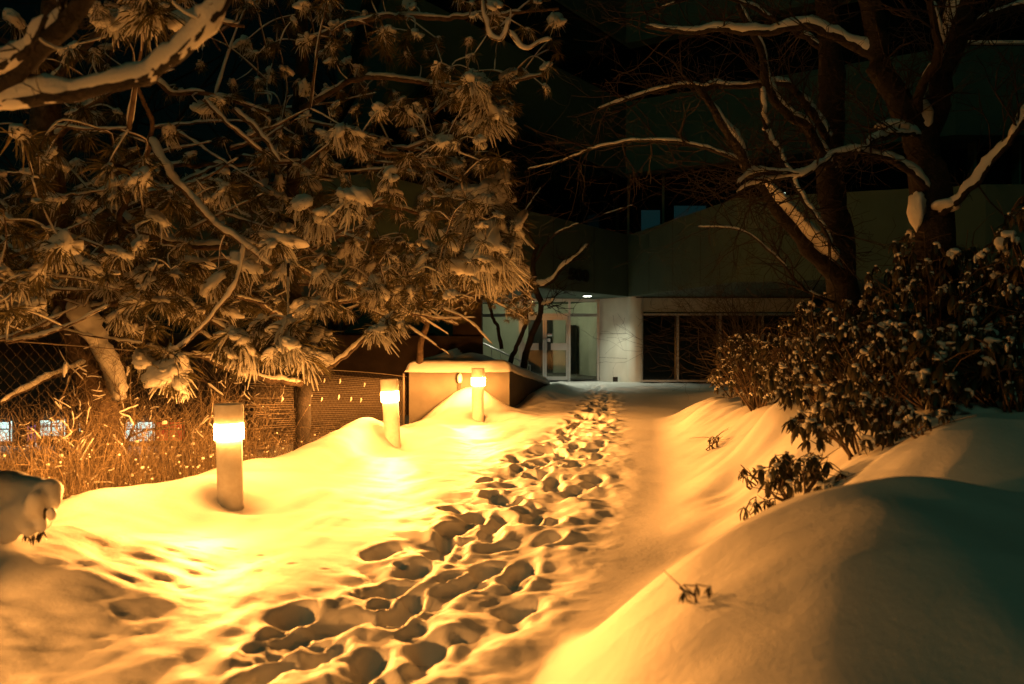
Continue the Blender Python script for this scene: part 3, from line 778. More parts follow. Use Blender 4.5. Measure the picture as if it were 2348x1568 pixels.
A.append(t1.limb([(1710, 375, 8.5), (1600, 335, 8.5), (1480, 322, 8.6), (1370, 337, 8.8), (1290, 368, 9.0), (1210, 388, 9.2)], .022, .007, .8, .9))
A.append(t1.limb([(1925, 700, 9.2), (1840, 660, 9.0), (1790, 600, 8.9), (1700, 530, 8.8), (1600, 520, 8.8)], .02, .007, .8, .6))
A.append(t1.limb([(1900, 120, 9.2), (1800, 60, 9.3), (1650, -10, 9.4), (1500, 20, 9.5)], .04, .01, .8, .6))
for C, rr in A: t1.twigs(C, rr, 22, .8, 2, .8, 0)
t1x = t1.snow
lc, _ = smooth_path([at(*p) for p in [(1908, 612, 9.0), (1868, 570, 8.82), (1805, 495, 8.62), (1752, 428, 8.5)]], .05)
snow_ridge(t1x, lc + np.array([-.03, -.06, .04]), np.linspace(.13, .06, len(lc)), .7, 5, 1.0, 12)
finish_bare(t1, 'bare tree with a long snow-striped limb leaning toward the building', 'bare trees over the right bank', (at(1950, 900, 9.4).x, 9.4, 0.6))
t2 = Tree(8)
t2.limb([(2175, 950, 7.8), (2160, 760, 7.7), (2148, 600, 7.6), (2135, 450, 7.6), (2120, 340, 7.6), (2108, 280, 7.6)], .20, .16, 0, trunk=True, amp=.04)
B = []
B.append(t2.limb([(2112, 320, 7.6), (2060, 210, 7.5), (2015, 110, 7.5), (1988, 0, 7.5), (1975, -120, 7.5)], .13, .08, 0))
B.append(t2.limb([(2112, 320, 7.6), (2150, 210, 7.6), (2188, 90, 7.6), (2225, -60, 7.6)], .13, .08, .8, .55, lean=-.9))
B.append(t2.limb([(2130, 440, 7.5), (2085, 392, 7.4), (2020, 360, 7.3), (1950, 350, 7.2), (1890, 368, 7.1), (1845, 398, 7.0), (1790, 410, 7.0), (1720, 425, 7.0), (1690, 442, 7.0)], .036, .013, 1.25, 1.0, hk=1.2))
B.append(t2.limb([(2140, 500, 7.5), (2190, 465, 7.3), (2250, 405, 7.2), (2305, 335, 7.1), (2350, 265, 7.0), (2400, 190, 7.0)], .036, .022, 1.25, 1.0, hk=1.1))
B.append(t2.limb([(2010, 130, 7.5), (1960, 108, 7.6), (1880, 70, 7.7), (1830, 58, 7.8), (1750, 78, 7.9), (1650, 66, 8.0), (1570, 74, 8.1), (1480, 60, 8.2)], .05, .018, 1.25, .95, hk=1.2))
B.append(t2.limb([(2112, 310, 7.5), (2060, 305, 7.3), (2010, 318, 7.2), (1970, 350, 7.1)], .03, .015, 1.2, 1, hk=1.3))
B.append(t2.limb([(2100, 260, 7.5), (2120, 180, 7.2), (2150, 120, 7.0), (2130, 0, 6.9)], .05, .03, 1, .8, lean=-.3))
B.append(t2.limb([(1850, 400, 7.0), (1740, 390, 6.9), (1690, 420, 6.8)], .012, .006, 1.5, 1))
B.append(t2.limb([(2188, 90, 7.6), (2260, 40, 7.5), (2380, 0, 7.4)], .04, .02, .8, .6))
for C, rr in B: t2.twigs(C, rr, 18, .7, 2, .8, 0)
# snow lodged in the fork and stuck to the trunk
blob(t2.snow, at(2113, 268, 7.52), (.10, .10, .17), 5)
blob(t2.snow, at(2100, 480, 7.47), (.075, .09, .17), 8, 0, 16, 12, .4)
blob(t2.snow, at(2170, 470, 7.4), (.13, .10, .06), 9)
blob(t2.snow, at(2045, 290, 7.35), (.16, .10, .06), 10)
finish_bare(t2, 'forked bare tree with a snow-topped arching branch, beside the leafy shrubs', 'bare trees over the right bank', (at(2175, 950, 7.8).x, 7.8, 0.7))

# small crooked tree in front of the doors
t3 = Tree(8)
t3.limb([(1198, 880, 18.3), (1204, 820, 18.2), (1222, 765, 18.1), (1240, 700, 18), (1228, 655, 18), (1222, 600, 17.9), (1232, 560, 17.9)], .085, .05, 0, trunk=True, amp=.03)
A = [t3.limb([(1165, 850, 18.0), (1180, 800, 17.9), (1202, 755, 17.9), (1206, 700, 17.9), (1190, 640, 17.8)], .06, .03, .0),
     t3.limb([(1150, 800, 19.0), (1140, 750, 19.0), (1120, 700, 19), (1100, 640, 18.8)], .05, .03, .0),
     t3.limb([(1224, 655, 18), (1262, 648, 17.8), (1290, 612, 17.7), (1320, 590, 17.7), (1350, 560, 17.6)], .05, .02, 1.2, .9, hk=1.6),
     t3.limb([(1240, 700, 18), (1262, 695, 17.8), (1270, 685, 17.8)], .03, .02, 1.4, 1, hk=1.5),
     t3.limb([(1226, 600, 17.9), (1270, 540, 17.7), (1360, 500, 17.5), (1450, 470, 17.4)], .03, .01, .6, .5),
     t3.limb([(1230, 570, 17.9), (1200, 500, 17.8), (1240, 430, 17.8)], .03, .01, .5, .5)]
for C, rr in A[2:]: t3.twigs(C, rr, 9, .7, 2, .8, 0, rad=.008)
finish_bare(t3, 'small crooked bare tree with two dark stems before the lit glass doors', None, (at(1198, 880, 18.3).x, 18.3, 0.2))

# limbs overhanging from a tree left of the view
t4 = Tree(9)
t4.limb([Vector((-3.46, 2.5, -.1)), Vector((-3.48, 2.5, .6)), Vector((-3.5, 2.52, 1.2)), Vector((-3.55, 2.6, 2.0)), Vector((-3.6, 2.65, 3.2)), Vector((-3.7, 2.7, 4.5))], .17, .12, 0, trunk=True, amp=.03)
A = [t4.limb([Vector((-3.55, 2.6, 1.9)), (-160, 330, 3.6), (-30, 235, 3.5), (60, 150, 3.45), (130, 80, 3.4), (185, 10, 3.4), (240, -80, 3.4)], .060, .036, 0.0, amp=.02),
     t4.limb([(-160, 330, 3.6), (0, 238, 3.5), (120, 222, 3.45), (230, 205, 3.4), (330, 175, 3.4), (420, 120, 3.35), (480, 60, 3.3), (540, -40, 3.3)], .034, .022, 1.3, 1.0, hk=1.9, amp=.015),
     t4.limb([(-160, 200, 3.6), (-40, 175, 3.5), (60, 120, 3.4), (110, 40, 3.4)], .03, .02, 1.2, 1.0, hk=1.7, amp=.01),
     t4.limb([(60, 150, 3.45), (110, 100, 3.4), (135, 30, 3.4), (160, -60, 3.4)], .02, .014, 1.1, 1, hk=1.4, amp=.01)]
for C, rr in A: t4.twigs(C, rr, 4, .22, 1, .7, .15, rad=.003)
finish_bare(t4, 'dark overhanging limbs with thick snow in the upper left corner', None, (-3.46, 2.5, 0.0))

# snow sagging from high thin boughs at the top
t5 = Tree(6)
t5.limb([(1010, -700, 7.5), (1060, -300, 7.4), (1090, -60, 7.3), (1105, 10, 7.3)], .03, .02, 0, trunk=True)
A = [t5.limb([(1105, 0, 7.3), (1112, 50, 7.2), (1125, 85, 7.15), (1150, 92, 7.1), (1165, 60, 7.1), (1172, 20, 7.1)], .016, .008, 1.0, 1, hk=1.3),
     t5.limb([(1165, 70, 7.1), (1185, 100, 7.1), (1210, 112, 7.1), (1240, 96, 7.1), (1265, 90, 7.1)], .012, .006, 1.0, 1, hk=1.2)]
finish_bare(t5, 'thin looped twig holding sagging snow at the top centre', None, (at(1010, -700, 7.5).x, 7.5, at(1010, -700, 7.5).z), 'bark')

# ------------------------------------------------------------------ shrubs on the right bank
def leaf_whorl(ml, ms, p, size, rng, snow=True, n=6, droop=1.0):
    for k in range(n):
        a = rng.uniform(0, 2 * pi); L = size * rng.uniform(.7, 1.15); wd = L * rng.uniform(.11, .17)
        out = Vector((cos(a), sin(a), 0)); side = Vector((-sin(a), cos(a), 0))
        el = rng.gauss(-1.05, .30) * droop
        pts = []; q = Vector(p); d = (out * cos(el * .5) + Vector((0, 0, sin(el * .5)))).normalized()
        for i, (t, ww) in enumerate([(0, .25), (.3, .9), (.6, 1.0), (.85, .6), (1, .05)]):
            e = el * (.5 + .65 * t); d = out * cos(e) + Vector((0, 0, sin(e)))
            q = Vector(p) + d * (L * t)
            nrm = d.cross(side)
            pts += [q + side * wd * ww - nrm * wd * ww * .45, q, q - side * wd * ww - nrm * wd * ww * .45]
        F = []
        for i in range(4):
            b = i * 3; F += [(b, b + 1, b + 4, b + 3), (b + 1, b + 2, b + 5, b + 4)]
        ml.add([tuple(v) for v in pts], F)
    if snow:
        s = size * rng.uniform(.08, .24) * (1.5 if rng.random() < .10 else 1.0)
        blob(ms, (p[0], p[1], p[2] + s * .15), (s * rng.uniform(.8, 1.5), s * rng.uniform(.6, 1), s * rng.uniform(.35, .8)), rng.randrange(900), rng.uniform(0, 3), 11, 7, .55)
        for _ in range(rng.randint(1, 4)):
            a = rng.uniform(0, 6.28); t_ = s * rng.uniform(.3, .65); r_ = size * rng.uniform(.15, .42)
            blob(ms, (p[0] + cos(a) * r_, p[1] + sin(a) * r_, p[2] - r_ * rng.uniform(.3, 1.2)), (t_ * rng.uniform(.9, 1.6), t_ * .6, t_ * rng.uniform(.8, 1.8)), rng.randrange(900), a, 9, 7, .5)

def shrub(name, label, cat, group, c, rad, nw, size, stems=16, leafmat='leaf', stemmat='stem', snowp=.62, nleaf=6, twig=0, droop=1.0, seed=1, rng=None):
    rng = random.Random(seed)
    cx, cy = c; z0 = gh(cx, cy) - .05
    root = empty(name, (cx, cy, z0))
    st = MB(); lv = MB(); sn = MB()
    ends = []
    for k in range(stems):
        a = rng.uniform(0, 2 * pi); rr = rng.uniform(.2, .95)
        tip = Vector((cx + cos(a) * rad[0] * rr, cy + sin(a) * rad[1] * rr, z0 + rad[2] * rng.uniform(.55, 1.0) * math.sqrt(max(.1, 1 - .55 * rr * rr))))
        b = Vector((cx + cos(a) * rad[0] * .15 * rng.random(), cy + sin(a) * rad[1] * .15, z0))
        m = b.lerp(tip, .5) + Vector((rng.gauss(0, .06), rng.gauss(0, .06), -.02))
        C, _ = smooth_path([b, m, tip], .08)
        tube(st, C, np.linspace(.012, .004, len(C)), 4)
        ends += [C[i] for i in range(len(C) // 3, len(C))]
        for _ in range(twig):
            i = rng.randrange(len(C) // 3, len(C)); q = Vector(C[i]); d = Vector((rng.gauss(0, 1), rng.gauss(0, 1), rng.gauss(.5, .6))).normalized()
            l = rng.uniform(.12, .35)
            D = np.array([tuple(q), tuple(q + d * l * .5 + Vector((0, 0, .01))), tuple(q + d * l)])
            tube(st, D, [.004, .003, .0018], 3); ends.append(D[-1]); ends.append(D[1])
    E = np.array(ends)
    for k in range(nw):
        a = rng.uniform(0, 2 * pi); e = rng.uniform(-.1, 1.3); rr = rng.uniform(.45, 1.0) ** .5
        p = np.array([cx + cos(a) * cos(e) * rad[0] * rr, cy + sin(a) * cos(e) * rad[1] * rr, z0 + .12 + max(0, sin(e)) * (rad[2] - .12) * rr + (.25 * rad[2] * rng.random() if e < .3 else 0)])
        q = E[np.argmin(np.linalg.norm(E - p, axis=1))]
        if np.linalg.norm(q - p) > .03:
            tube(st, np.array([q, (q + p) / 2 + [rng.gauss(0, .02), rng.gauss(0, .02), .02], p]), [.005, .004, .003], 3)
        leaf_whorl(lv, sn, tuple(p), size * rng.uniform(.7, 1.2), rng, rng.random() < snowp, nleaf, droop)
    st.build('stems', M[stemmat], root); lv.build('leaves', M[leafmat], root); sn.build('snow_load', M['snow_fine'], root)
    return tag(root, label, cat, group)
G = 'leafy shrubs along the right bank'
shrub('leafy_shrub', 'twiggy shrub end catching orange light, nearest the building windows', 'shrub', G, (2.85, 9.2), (.62, .7, 1.0), 230, .085, 34, snowp=.75, nleaf=3, twig=7, seed=3)
shrub('leafy_shrub', 'shrub of snow-capped leaves just behind the little snow hump', 'shrub', G, (3.15, 8.0), (.75, .7, 1.15), 240, .11, 26, snowp=.7, twig=4, seed=4)
shrub('leafy_shrub', 'low drooping-leaf shrub spilling over the middle snow bank', 'shrub', G, (3.00, 6.5), (.95, .65, .85), 260, .12, 26, snowp=.7, twig=2, seed=5)
shrub('leafy_shrub', 'tall dim shrub under the forked bare tree', 'shrub', G, (4.10, 7.7), (.9, .8, 1.75), 330, .13, 30, snowp=.62, twig=2, seed=6)
shrub('leafy_shrub', 'tallest dark shrub at the right edge with scattered snow tufts', 'shrub', G, (4.75, 6.7), (1.05, .9, 2.0), 380, .14, 34, snowp=.62, twig=2, seed=7)
shrub('leafy_shrub', 'large-leaved shrub rising from the nearer snow bank at the right edge', 'shrub', G, (3.55, 5.6), (.8, .5, .75), 170, .13, 18, snowp=.7, twig=1, seed=8)
shrub('leafy_shrub', 'dark shrub mass behind the others below the bare trees', 'shrub', G, (4.2, 9.8), (1.3, .9, 1.45), 260, .13, 26, snowp=.3, twig=4, seed=9)
shrub('leafy_shrub', 'low shrub with hanging curled leaves in the dip between the two snow banks', 'shrub', G, (2.30, 5.25), (.50, .35, .48), 90, .12, 14, snowp=.7, twig=1, seed=18)
shrub('leafy_shrub', 'dim shrub of hanging leaves under the crest of the middle bank', 'shrub', G, (3.05, 5.75), (.7, .4, .75), 150, .125, 18, snowp=.7, twig=1, seed=19)
shrub('leafy_shrub', 'smallest clump of hanging leaves spilling over the dip beside the nearest mound', 'shrub', G, (1.78, 4.95), (.28, .22, .34), 46, .10, 8, snowp=.7, twig=1, seed=20)
# little plants poking out of the snow
def sprig(c, label, n, size, nst, h, seed):
    shrub('young_shrub', label, 'plant', 'leafy tips poking out of the snow', c, (size * 1.6, size * 1.2, h), n, size, nst, snowp=.7, nleaf=5, seed=seed, twig=1)
sprig((at(1752, 1085, 4.9).x, 4.9), 'buried sprig with dark curled leaves in the hollow of the snow bank', 7, .085, 4, .22, 11)
sprig((at(1735, 985, 6.0).x, 6.0), 'snowy twig tips on the bank edge below the hump', 6, .085, 5, .24, 12)
sprig((at(2125, 1035, 4.6).x, 4.6), 'snow-topped sprig on the nearer bank crest', 6, .085, 4, .18, 13)
sprig((at(1640, 940, 8.6).x, 8.6), 'tiny thin twigs at the foot of the lit shrub', 4, .05, 9, .2, 14)
sprig((0.63, 2.80), 'blurred dark leaves half buried in the foreground snow mound', 3, .05, 2, .10, 15)

# brushy thicket, far right behind
def thicket(label, c, rad, h, n, seed):
    rng = random.Random(seed); t = Tree(4)
    z0 = gh(*c) - .05
    for k in range(n):
        a = rng.uniform(0, 6.28); b = Vector((c[0] + rng.gauss(0, .2), c[1] + rng.gauss(0, .2), z0))
        d = Vector((cos(a) * rad * .8, sin(a) * rad * .8, h)).normalized()
        t._tw(b, d, h * rng.uniform(.7, 1.15), .012, 3, 0.0, rng)
    root = empty('bare_shrub', (c[0], c[1], z0))
    t.wood.build('stems', M['darkbark'], root)
    return tag(root, label, 'shrub')
thicket('fuzzy leafless shrub standing dark in front of the black windows', (4.0, 13.2), .9, 1.6, 34, 5)

# ------------------------------------------------------------------ snow-covered bush, left foreground (metaball shape baked to a mesh)
def metamesh(name, elems, res, mtl, parent):
    mb = bpy.data.metaballs.new('tmp_meta'); mb.resolution = res; mb.render_resolution = res; mb.threshold = 0.6
    ob = bpy.data.objects.new('tmp_meta', mb); COL.objects.link(ob)
    for (p, r, s) in elems:
        e = mb.elements.new(type='ELLIPSOID'); e.co = p; e.radius = r; e.size_x, e.size_y, e.size_z = s
    bpy.context.view_layer.update()
    dg = bpy.context.evaluated_depsgraph_get()
    me = bpy.data.meshes.new_from_object(ob.evaluated_get(dg))
    bpy.data.objects.remove(ob); bpy.data.metaballs.remove(mb)
    me.name = name; me.materials.clear(); me.materials.append(mtl)
    me.polygons.foreach_set('use_smooth', [True] * len(me.polygons))
    o = bpy.data.objects.new(name, me); COL.objects.link(o); o.parent = parent
    return o
base = Vector((-2.62, 4.35, 0.30))
sb = empty('snow_covered_shrub', base)
E = []
def el(px, py, Y, r, s=(1, 1, 1)):
    p = at(px, py, Y) - base; E.append((tuple(p), r, s))
el(20, 1120, 4.25, .22, (1, 1, .75)); el(-50, 1135, 4.3, .28, (1.1, 1, .8)); el(75, 1125, 4.2, .17, (1, 1, .75)); el(115, 1125, 4.15, .12, (.9, .9, .9)); el(120, 1150, 4.12, .08, (.9, .8, 1))
el(45, 1180, 4.1, .14, (.8, .8, 1.1)); el(92, 1180, 4.1, .085, (.75, .7, 1.3)); el(95, 1205, 4.08, .06, (.8, .8, 1.1)); el(10, 1190, 4.15, .16, (1, 1, 1.2)); el(65, 1215, 4.05, .06, (.8, .8, 1)); el(-40, 1200, 4.2, .2, (1, 1, 1.2))
for px_, py_, r_ in [(30, 1225, .05), (50, 1200, .07), (118, 1178, .05), (80, 1155, .09), (12, 1225, .07)]: el(px_, py_, 4.06, r_, (.9, .8, 1.25))
metamesh('snow_load', E, .018, M['snow'], sb)
tw = Tree(4); rr_ = random.Random(4)
for k in range(3):
    tw._tw(Vector((-2.55 + rr_.gauss(0, .1), 4.33, .32)), Vector((rr_.uniform(.0, .8), rr_.uniform(-.7, 0), rr_.uniform(.1, .6))).normalized(), .12, .004, 1, 0, rr_)
tw.wood.build('twigs', M['stem'], sb)
lf = MB(); dm = MB()
for px, py in [(105, 1158), (112, 1166), (96, 1215), (78, 1225), (60, 1222), (104, 1170), (88, 1222), (75, 1232)]:
    leaf_whorl(lf, dm, tuple(at(px, py, 4.08)), .05, rr_, False, 5)
lf.build('leaves', M['leaf'], sb)
tag(sb, 'low bush buried under rounded snow lumps at the left edge', 'shrub')

# ------------------------------------------------------------------ fence
def fp(t):           # t metres from the planter end toward the left; returns x, y
    d = Vector((-0.25, -1.0)).normalized()
    return -1.99 + d.x * t, 15.0 + d.y * t
def ftop(t): return 0.64 + 0.083 * t
FL = 10.6
fr = empty('chain_link_fence', (fp(5)[0], fp(5)[1], -0.6))
wm = MB()
cell = 0.062; nrow = 30
ncol = int(FL / cell)
C0 = np.arange(nrow + 1)
for i in range(ncol):
    t = (i + ((C0 + i) % 2) * 0.94 + 0.03) * cell
    if i % 2: pass
    xy = np.array([fp(v) for v in t]); z = np.array([ftop(v) for v in t]) - C0 * cell * 0.85 - 0.01
    off = 0.002 * np.where((C0 + i) % 2 == 0, -1, 1)
    tube(wm, np.stack([xy[:, 0] + off, xy[:, 1], z], 1), .0013, 3)
wm.build('wire_mesh', M['wire'], fr)
tm = MB()
tt = np.linspace(0, FL, 60); xy = np.array([fp(v) for v in tt])
tube(tm, np.stack([xy[:, 0], xy[:, 1], np.array([ftop(v) for v in tt]) + .012 * np.sin(tt * 1.1)], 1), .006, 6)
tm.build('top_wire', M['wire'], fr)
for t in (0.16, 10.2):
    x, y = fp(t); pm = MB(); z0 = gh(x, y) - .1
    pm.lathe([(.0, z0), (.024, z0), (.024, ftop(t) + .04), (.018, ftop(t) + .06), (.0, ftop(t) + .065)], (x, y + .03, 0), 10)
    pm.build('post', M['wire'], fr)
# woven netting behind the wire on its far half: horizontal strands close together
nm = MB()
for k in range(34):
    tt = np.linspace(0.05, 5.4 - 1.2 * random.random(), 40)
    xy = np.array([fp(v) for v in tt])
    z = np.array([ftop(v) for v in tt]) * .0 + 0.56 + 0.083 * tt - k * .030 + .004 * vnoise(tt * 3, tt * 0 + k, k)
    tube(nm, np.stack([xy[:, 0] - .02, xy[:, 1] + .015, z], 1), .0045 + .0015 * vnoise(tt * 9, tt * 0 + k, 3), 3)
for k in range(150):
    t = 0.05 + k * .034; x, y = fp(t); tube(nm, np.array([(x - .02, y + .015, .55 + .083 * t), (x - .02, y + .015, .05 + .083 * t), (x - .02, y + .015, -.45 + .083 * t)]), .0014, 3)
nm.build('netting', M['net'], fr)
for (px, py) in [(660, 873), (701, 869), (742, 872), (778, 874), (834, 882), (880, 882), (645, 915), (693, 913), (736, 915), (775, 910), (803, 915), (826, 917), (712, 908), (603, 868), (292, 850), (148, 846)]:
    px_ = px
    Y = fence_Y(px_) - .03
    # on the fence plane: slide along it at this picture column, then nudge to the near side
    sm = MB(); p = at(px, py, Y)
    s = random.uniform(.5, .8) * (1.0 if px > 400 else 1.5)
    blob(sm, (p.x + .02, p.y - .03, p.z + .01), (.018 * s, .018 * s, .042 * s), int(px), 0, 10, 8, .3); blob(sm, (p.x + .012, p.y - .03, p.z - .03 * s), (.012 * s, .012 * s, .028 * s), int(px) + 4, 0, 8, 6, .3)
    sm.build('snow_lump', M['snow_fine'], fr)
tag(fr, 'sagging chain-link fence with netting and snow lumps behind the bollards', 'fence')

# ------------------------------------------------------------------ dry brush along the fence
um = MB(); us = MB(); g = np.random.default_rng(5)
def stalk(x, y, z, L, dx, dy, r, bend):
    m = 5; s = np.linspace(0, 1, m)
    C = np.stack([x + dx * s * L + bend[0] * s ** 2 * L, y + dy * s * L + bend[1] * s ** 2 * L, z + L * (s - .22 * s ** 2 * (abs(bend[0]) + abs(bend[1])) * 2)], 1)
    tube(um, C, np.linspace(r, r * .35, m), 3)
    return C
for k in range(6800):
    far = g.random() < .4
    t = g.uniform(2.8, 13.5) if not far else g.uniform(4.5, 14)
    x, y = fp(t); off = g.uniform(-.30, .55) if not far else g.uniform(.4, 3.2)
    x -= off * .97; y += off * .24
    dens = 1.0 if t > 5.5 else .55
    if g.random() > dens: continue
    z = gh(x, y) - .03
    L = g.uniform(.25, .85) * (1.25 if t > 5 else .8) * (1.3 if far else 1)
    C = stalk(x, y, z, L, g.normal(0, .18), g.normal(0, .18), g.uniform(.0013, .0033), (g.normal(0, .22), g.normal(0, .22)))
    if g.random() < .30:
        for q in range(g.integers(1, 3)):
            c = C[min(4, int(5 * g.random() ** 1.6))]; s = g.uniform(.004, .015) if g.random() < .85 else g.uniform(.015, .03)
            blob(us, c + g.normal(0, .012, 3), (s, s, s * .8), int(g.integers(900)), 0, 6, 4, .3)
    if g.random() < .5:
        c = C[g.integers(2, 5)]; d = g.normal(0, 1, 3); d[2] = abs(d[2]) * .5; d /= np.linalg.norm(d); l = g.uniform(.05, .22)
        tube(um, np.array([c, c + d * l * .5, c + d * l + np.array([0, 0, -.02])]), .0018, 3)
for k in range(2600):
    t = g.uniform(4.6, 12.5); off = g.uniform(.1, 2.6); x, y = fp(t); x -= off * .97; y += off * .24
    z = gh(x, y) - .03
    C = stalk(x, y, z, g.uniform(.7, 1.5), g.normal(0, .16), g.normal(0, .16), g.uniform(.0016, .0034), (g.normal(0, .22), g.normal(0, .22)))
    for q in range(g.integers(0, 3)):
        c = C[g.integers(2, 5)]; d = g.normal(0, 1, 3); d[2] = abs(d[2]) * .7; d /= np.linalg.norm(d); l = g.uniform(.08, .3)
        tube(um, np.array([c, c + d * l * .5, c + d * l + np.array([0, 0, -.02])]), .0016, 3)
# snow caught at the foot of the brush
for k in range(420):
    t = g.uniform(5.6, 11.0); x, y = fp(t); off = g.uniform(-.45, .05) if g.random() < .8 else g.uniform(0, .8)
    x -= off; s = g.uniform(.012, .034)
    blob(us, (x, y, gh(x, y) + g.uniform(.0, .12)), (s, s, s * g.uniform(.7, 1.2)), int(g.integers(900)), g.uniform(0, 3), 7, 5, .35)
uo = um.build('undergrowth', M['dry'])
tag(uo, 'tangled dry stalks and twigs along the chain-link fence', None, None, 'stuff')
so = us.build('snow_crumbs', M['snow_fine'])
tag(so, 'small snow crumbs caught in the dry brush by the fence', None, None, 'stuff')
# taller bare saplings in the brush
def sapling(label, base, h, seed, n=1, lean=(0, 0)):
    rng = random.Random(seed); t = Tree(5)
    z0 = gh(*base) - .05
    for k in range(n):
        p = Vector((base[0] + rng.gauss(0, .1), base[1], z0))
        C, rr = t.limb([p, p + Vector((lean[0] * .3, lean[1] * .3, h * .4)), p + Vector((lean[0] * .6 + rng.gauss(0, .1), lean[1] * .6, h * .7)), p + Vector((lean[0], lean[1], h))], .014, .005, .5, .4, trunk=True, amp=.04)
        t.twigs(C, rr, 10, .45, 2, .7, .2, rad=.005)
    root = empty('sapling', (base[0], base[1], z0))
    t.trunk.build('trunk', M['dry'], root); t.wood.build('crown', M['dry'], root)
    if t.snow.n: t.snow.build('branch_snow', M['snow_fine'], root)
    tag(root, label, 'sapling', 'saplings in the brush')
sapling('bent leafless sapling at the far left of the brush', (-4.75, 8.2), 1.5, 1, 2, (.2, 0))
sapling('upright thin sapling just right of the snowy pine trunk', (-4.35, 9.0), 1.5, 2, 2, (-.2, 0))
sapling('leaning twiggy sapling beside the left of the largest bollard', (-3.75, 9.3), 1.2, 3, 2, (.35, 0))
sapling('spindly sapling behind the fence between the two nearest bollards', (-3.5, 11.4), 1.5, 4, 2, (.1, 0))
sapling('forked sapling low among the snow-dotted stalks', (-4.0, 7.6), 1.0, 6, 2, (-.3, .1))

# ------------------------------------------------------------------ concrete planter with snow cap
pl = empty('concrete_planter', (-1.0, 16.5, -0.3))
A0 = (-1.94, 15.0); B0 = (-0.05, 15.0); C1 = (0.92, 20.2)
pm = MB()
pm.prism([A0, B0, (-.05, 15.22), (-1.94, 15.22)], -.9, .75); pm.build('front_wall', M['concrete'], pl, False)
pm = MB()
pm.prism([(-.052, 15.224), C1, (C1[0] - .22, C1[1]), (-.272, 15.224)], -.9, [.748, .20, .20, .748]); pm.build('side_wall', M['concrete'], pl, False)
pm = MB()
pm.prism([(-1.94, 15.224), (-1.72, 15.224), (-1.72, 19), (-1.94, 19)], -.9, .745); pm.build('side_wall', M['concrete'], pl, False)
# snow heaped on it
nu, nv = 60, 90
cap = MB()
us_ = np.linspace(0, 1, nu); vs_ = np.linspace(0, 1, nv)
UU, VV = np.meshgrid(us_, vs_)
yy = 14.94 + VV * 5.6
xl = -2.0 + 0 * yy; xrr = -.02 + (yy - 15) * .187
xx = xl + (xrr - xl) * UU
ztop = np.interp(yy, [14.9, 15.2, 20.2, 20.6], [.75, .75, .20, .1]) 
ed = np.minimum(np.minimum((xx - xl), (xrr - xx)), (yy - 14.94)) 
dome = .19 * np.sqrt(1 - (1 - np.clip(ed / .22, 0, 1)) ** 2)
hill = .30 * sstep(0.1, 1.2, ed) * sstep(20.6, 17, yy) * sstep(14.9, 17, yy)
zz = np.maximum(ztop, np.where(xx < -1.2, .75, 0)) + dome + hill + .02 * fbm(xx * 3, yy * 3, 5, 3)
i = (np.arange(nv - 1)[:, None] * nu + np.arange(nu - 1)[None, :]).ravel()
cap.add(np.stack([xx, yy, zz], 2).reshape(-1, 3), np.stack([i, i + 1, i + nu + 1, i + nu], 1))
# skirt down behind the wall tops
rim_i = list(range(nu)) + [k * nu + nu - 1 for k in range(1, nv)] 
RV = np.stack([xx, yy, zz], 2).reshape(-1, 3)[rim_i]; R2 = RV.copy(); R2[:, 2] -= .03; R2[:, 0] += -.03; R2[:nu, 1] += .04
m_ = len(RV); cap.add(np.concatenate([RV, R2]), [(k + 1, k, m_ + k, m_ + k + 1) for k in range(m_ - 1)])
cap.build('snow_cap', M['snow'], pl)
tag(pl, 'concrete planter wall capped with thick snow behind the smallest bollard', 'planter')

# marker stake against the planter
x0 = at(1054, 880, 14.85)
sk = empty('marker_stake', (x0.x, 14.85, .2))
q = MB(); q.lathe([(0, .15), (.011, .15), (.011, .56), (0, .57)], (x0.x, 14.85, 0), 8); q.build('post', M['black'], sk)
q = MB(); blob(q, (x0.x, 14.85, .62), (.045, .045, .095), 4, 0, 14, 10, .15); q.build('snow_cap', M['snow_fine'], sk)
tag(sk, 'thin dark stake with an egg of snow on its tip against the planter', 'stake')

# ------------------------------------------------------------------ main building
bl = empty('office_building', (3.5, 24, 0))
C_ = (3.50, 24.0)
def wallseg(mb, a, b, z0, z1, th=.2, side=1):
    a = Vector(a); b = Vector(b); d = (b - a).normalized(); n = Vector((-d.y, d.x)) * side * th
    mb.prism([tuple(a), tuple(b), tuple(b + n), tuple(a + n)], z0, z1)
SOF = 2.60
# first-floor band that carries the number: two faces meeting in an inner corner
LA = (-2.9, 14.4 + .05); 
ldir = (Vector(C_) - Vector((.28, 19.2))).normalized()
LA = tuple(Vector(C_) - ldir * 11.0)
RD = (4.95, 17.6); RE = (9.5, 16.0)
q = MB(); q.prism([LA, C_, RD, RE, (14, 16), (14, 34), (-8, 34), (-8, LA[1] + 3)], SOF, 4.45); q.build('fascia_band', M['fascia'], bl, False)
# panel joints: proud thin strips
q = MB()
for s in (2.2, 4.4, 6.6, 8.8):
    p = Vector(C_) - ldir * s; n = Vector((ldir.y, -ldir.x)) * .004
    q.prism([tuple(p + n), tuple(p + ldir * .02 + n), tuple(p + ldir * .02), tuple(p)], SOF + .02, 4.43)
p = Vector(C_); rd = (Vector(RD) - p).normalized()
for s in (1.6, 3.2, 4.8):
    a = p + rd * s; n = Vector((-rd.y, rd.x)) * -.004; n = -n if n.x > 0 else n
    q.prism([tuple(a + n), tuple(a + rd * .02 + n), tuple(a + rd * .02), tuple(a)], SOF + .02, 4.43)
q.build('panel_joints', M['letters'], bl, False)
# window band above, dark, recessed
q = MB(); q.prism([tuple(Vector(LA) + Vector((.9, .9))), (3.55, 25.2), (6.2, 23.3), (14, 20.6), (14, 33), (-7.5, 33)], 4.451, 6.40); q.build('window_band', M['darkglass'], bl, False)
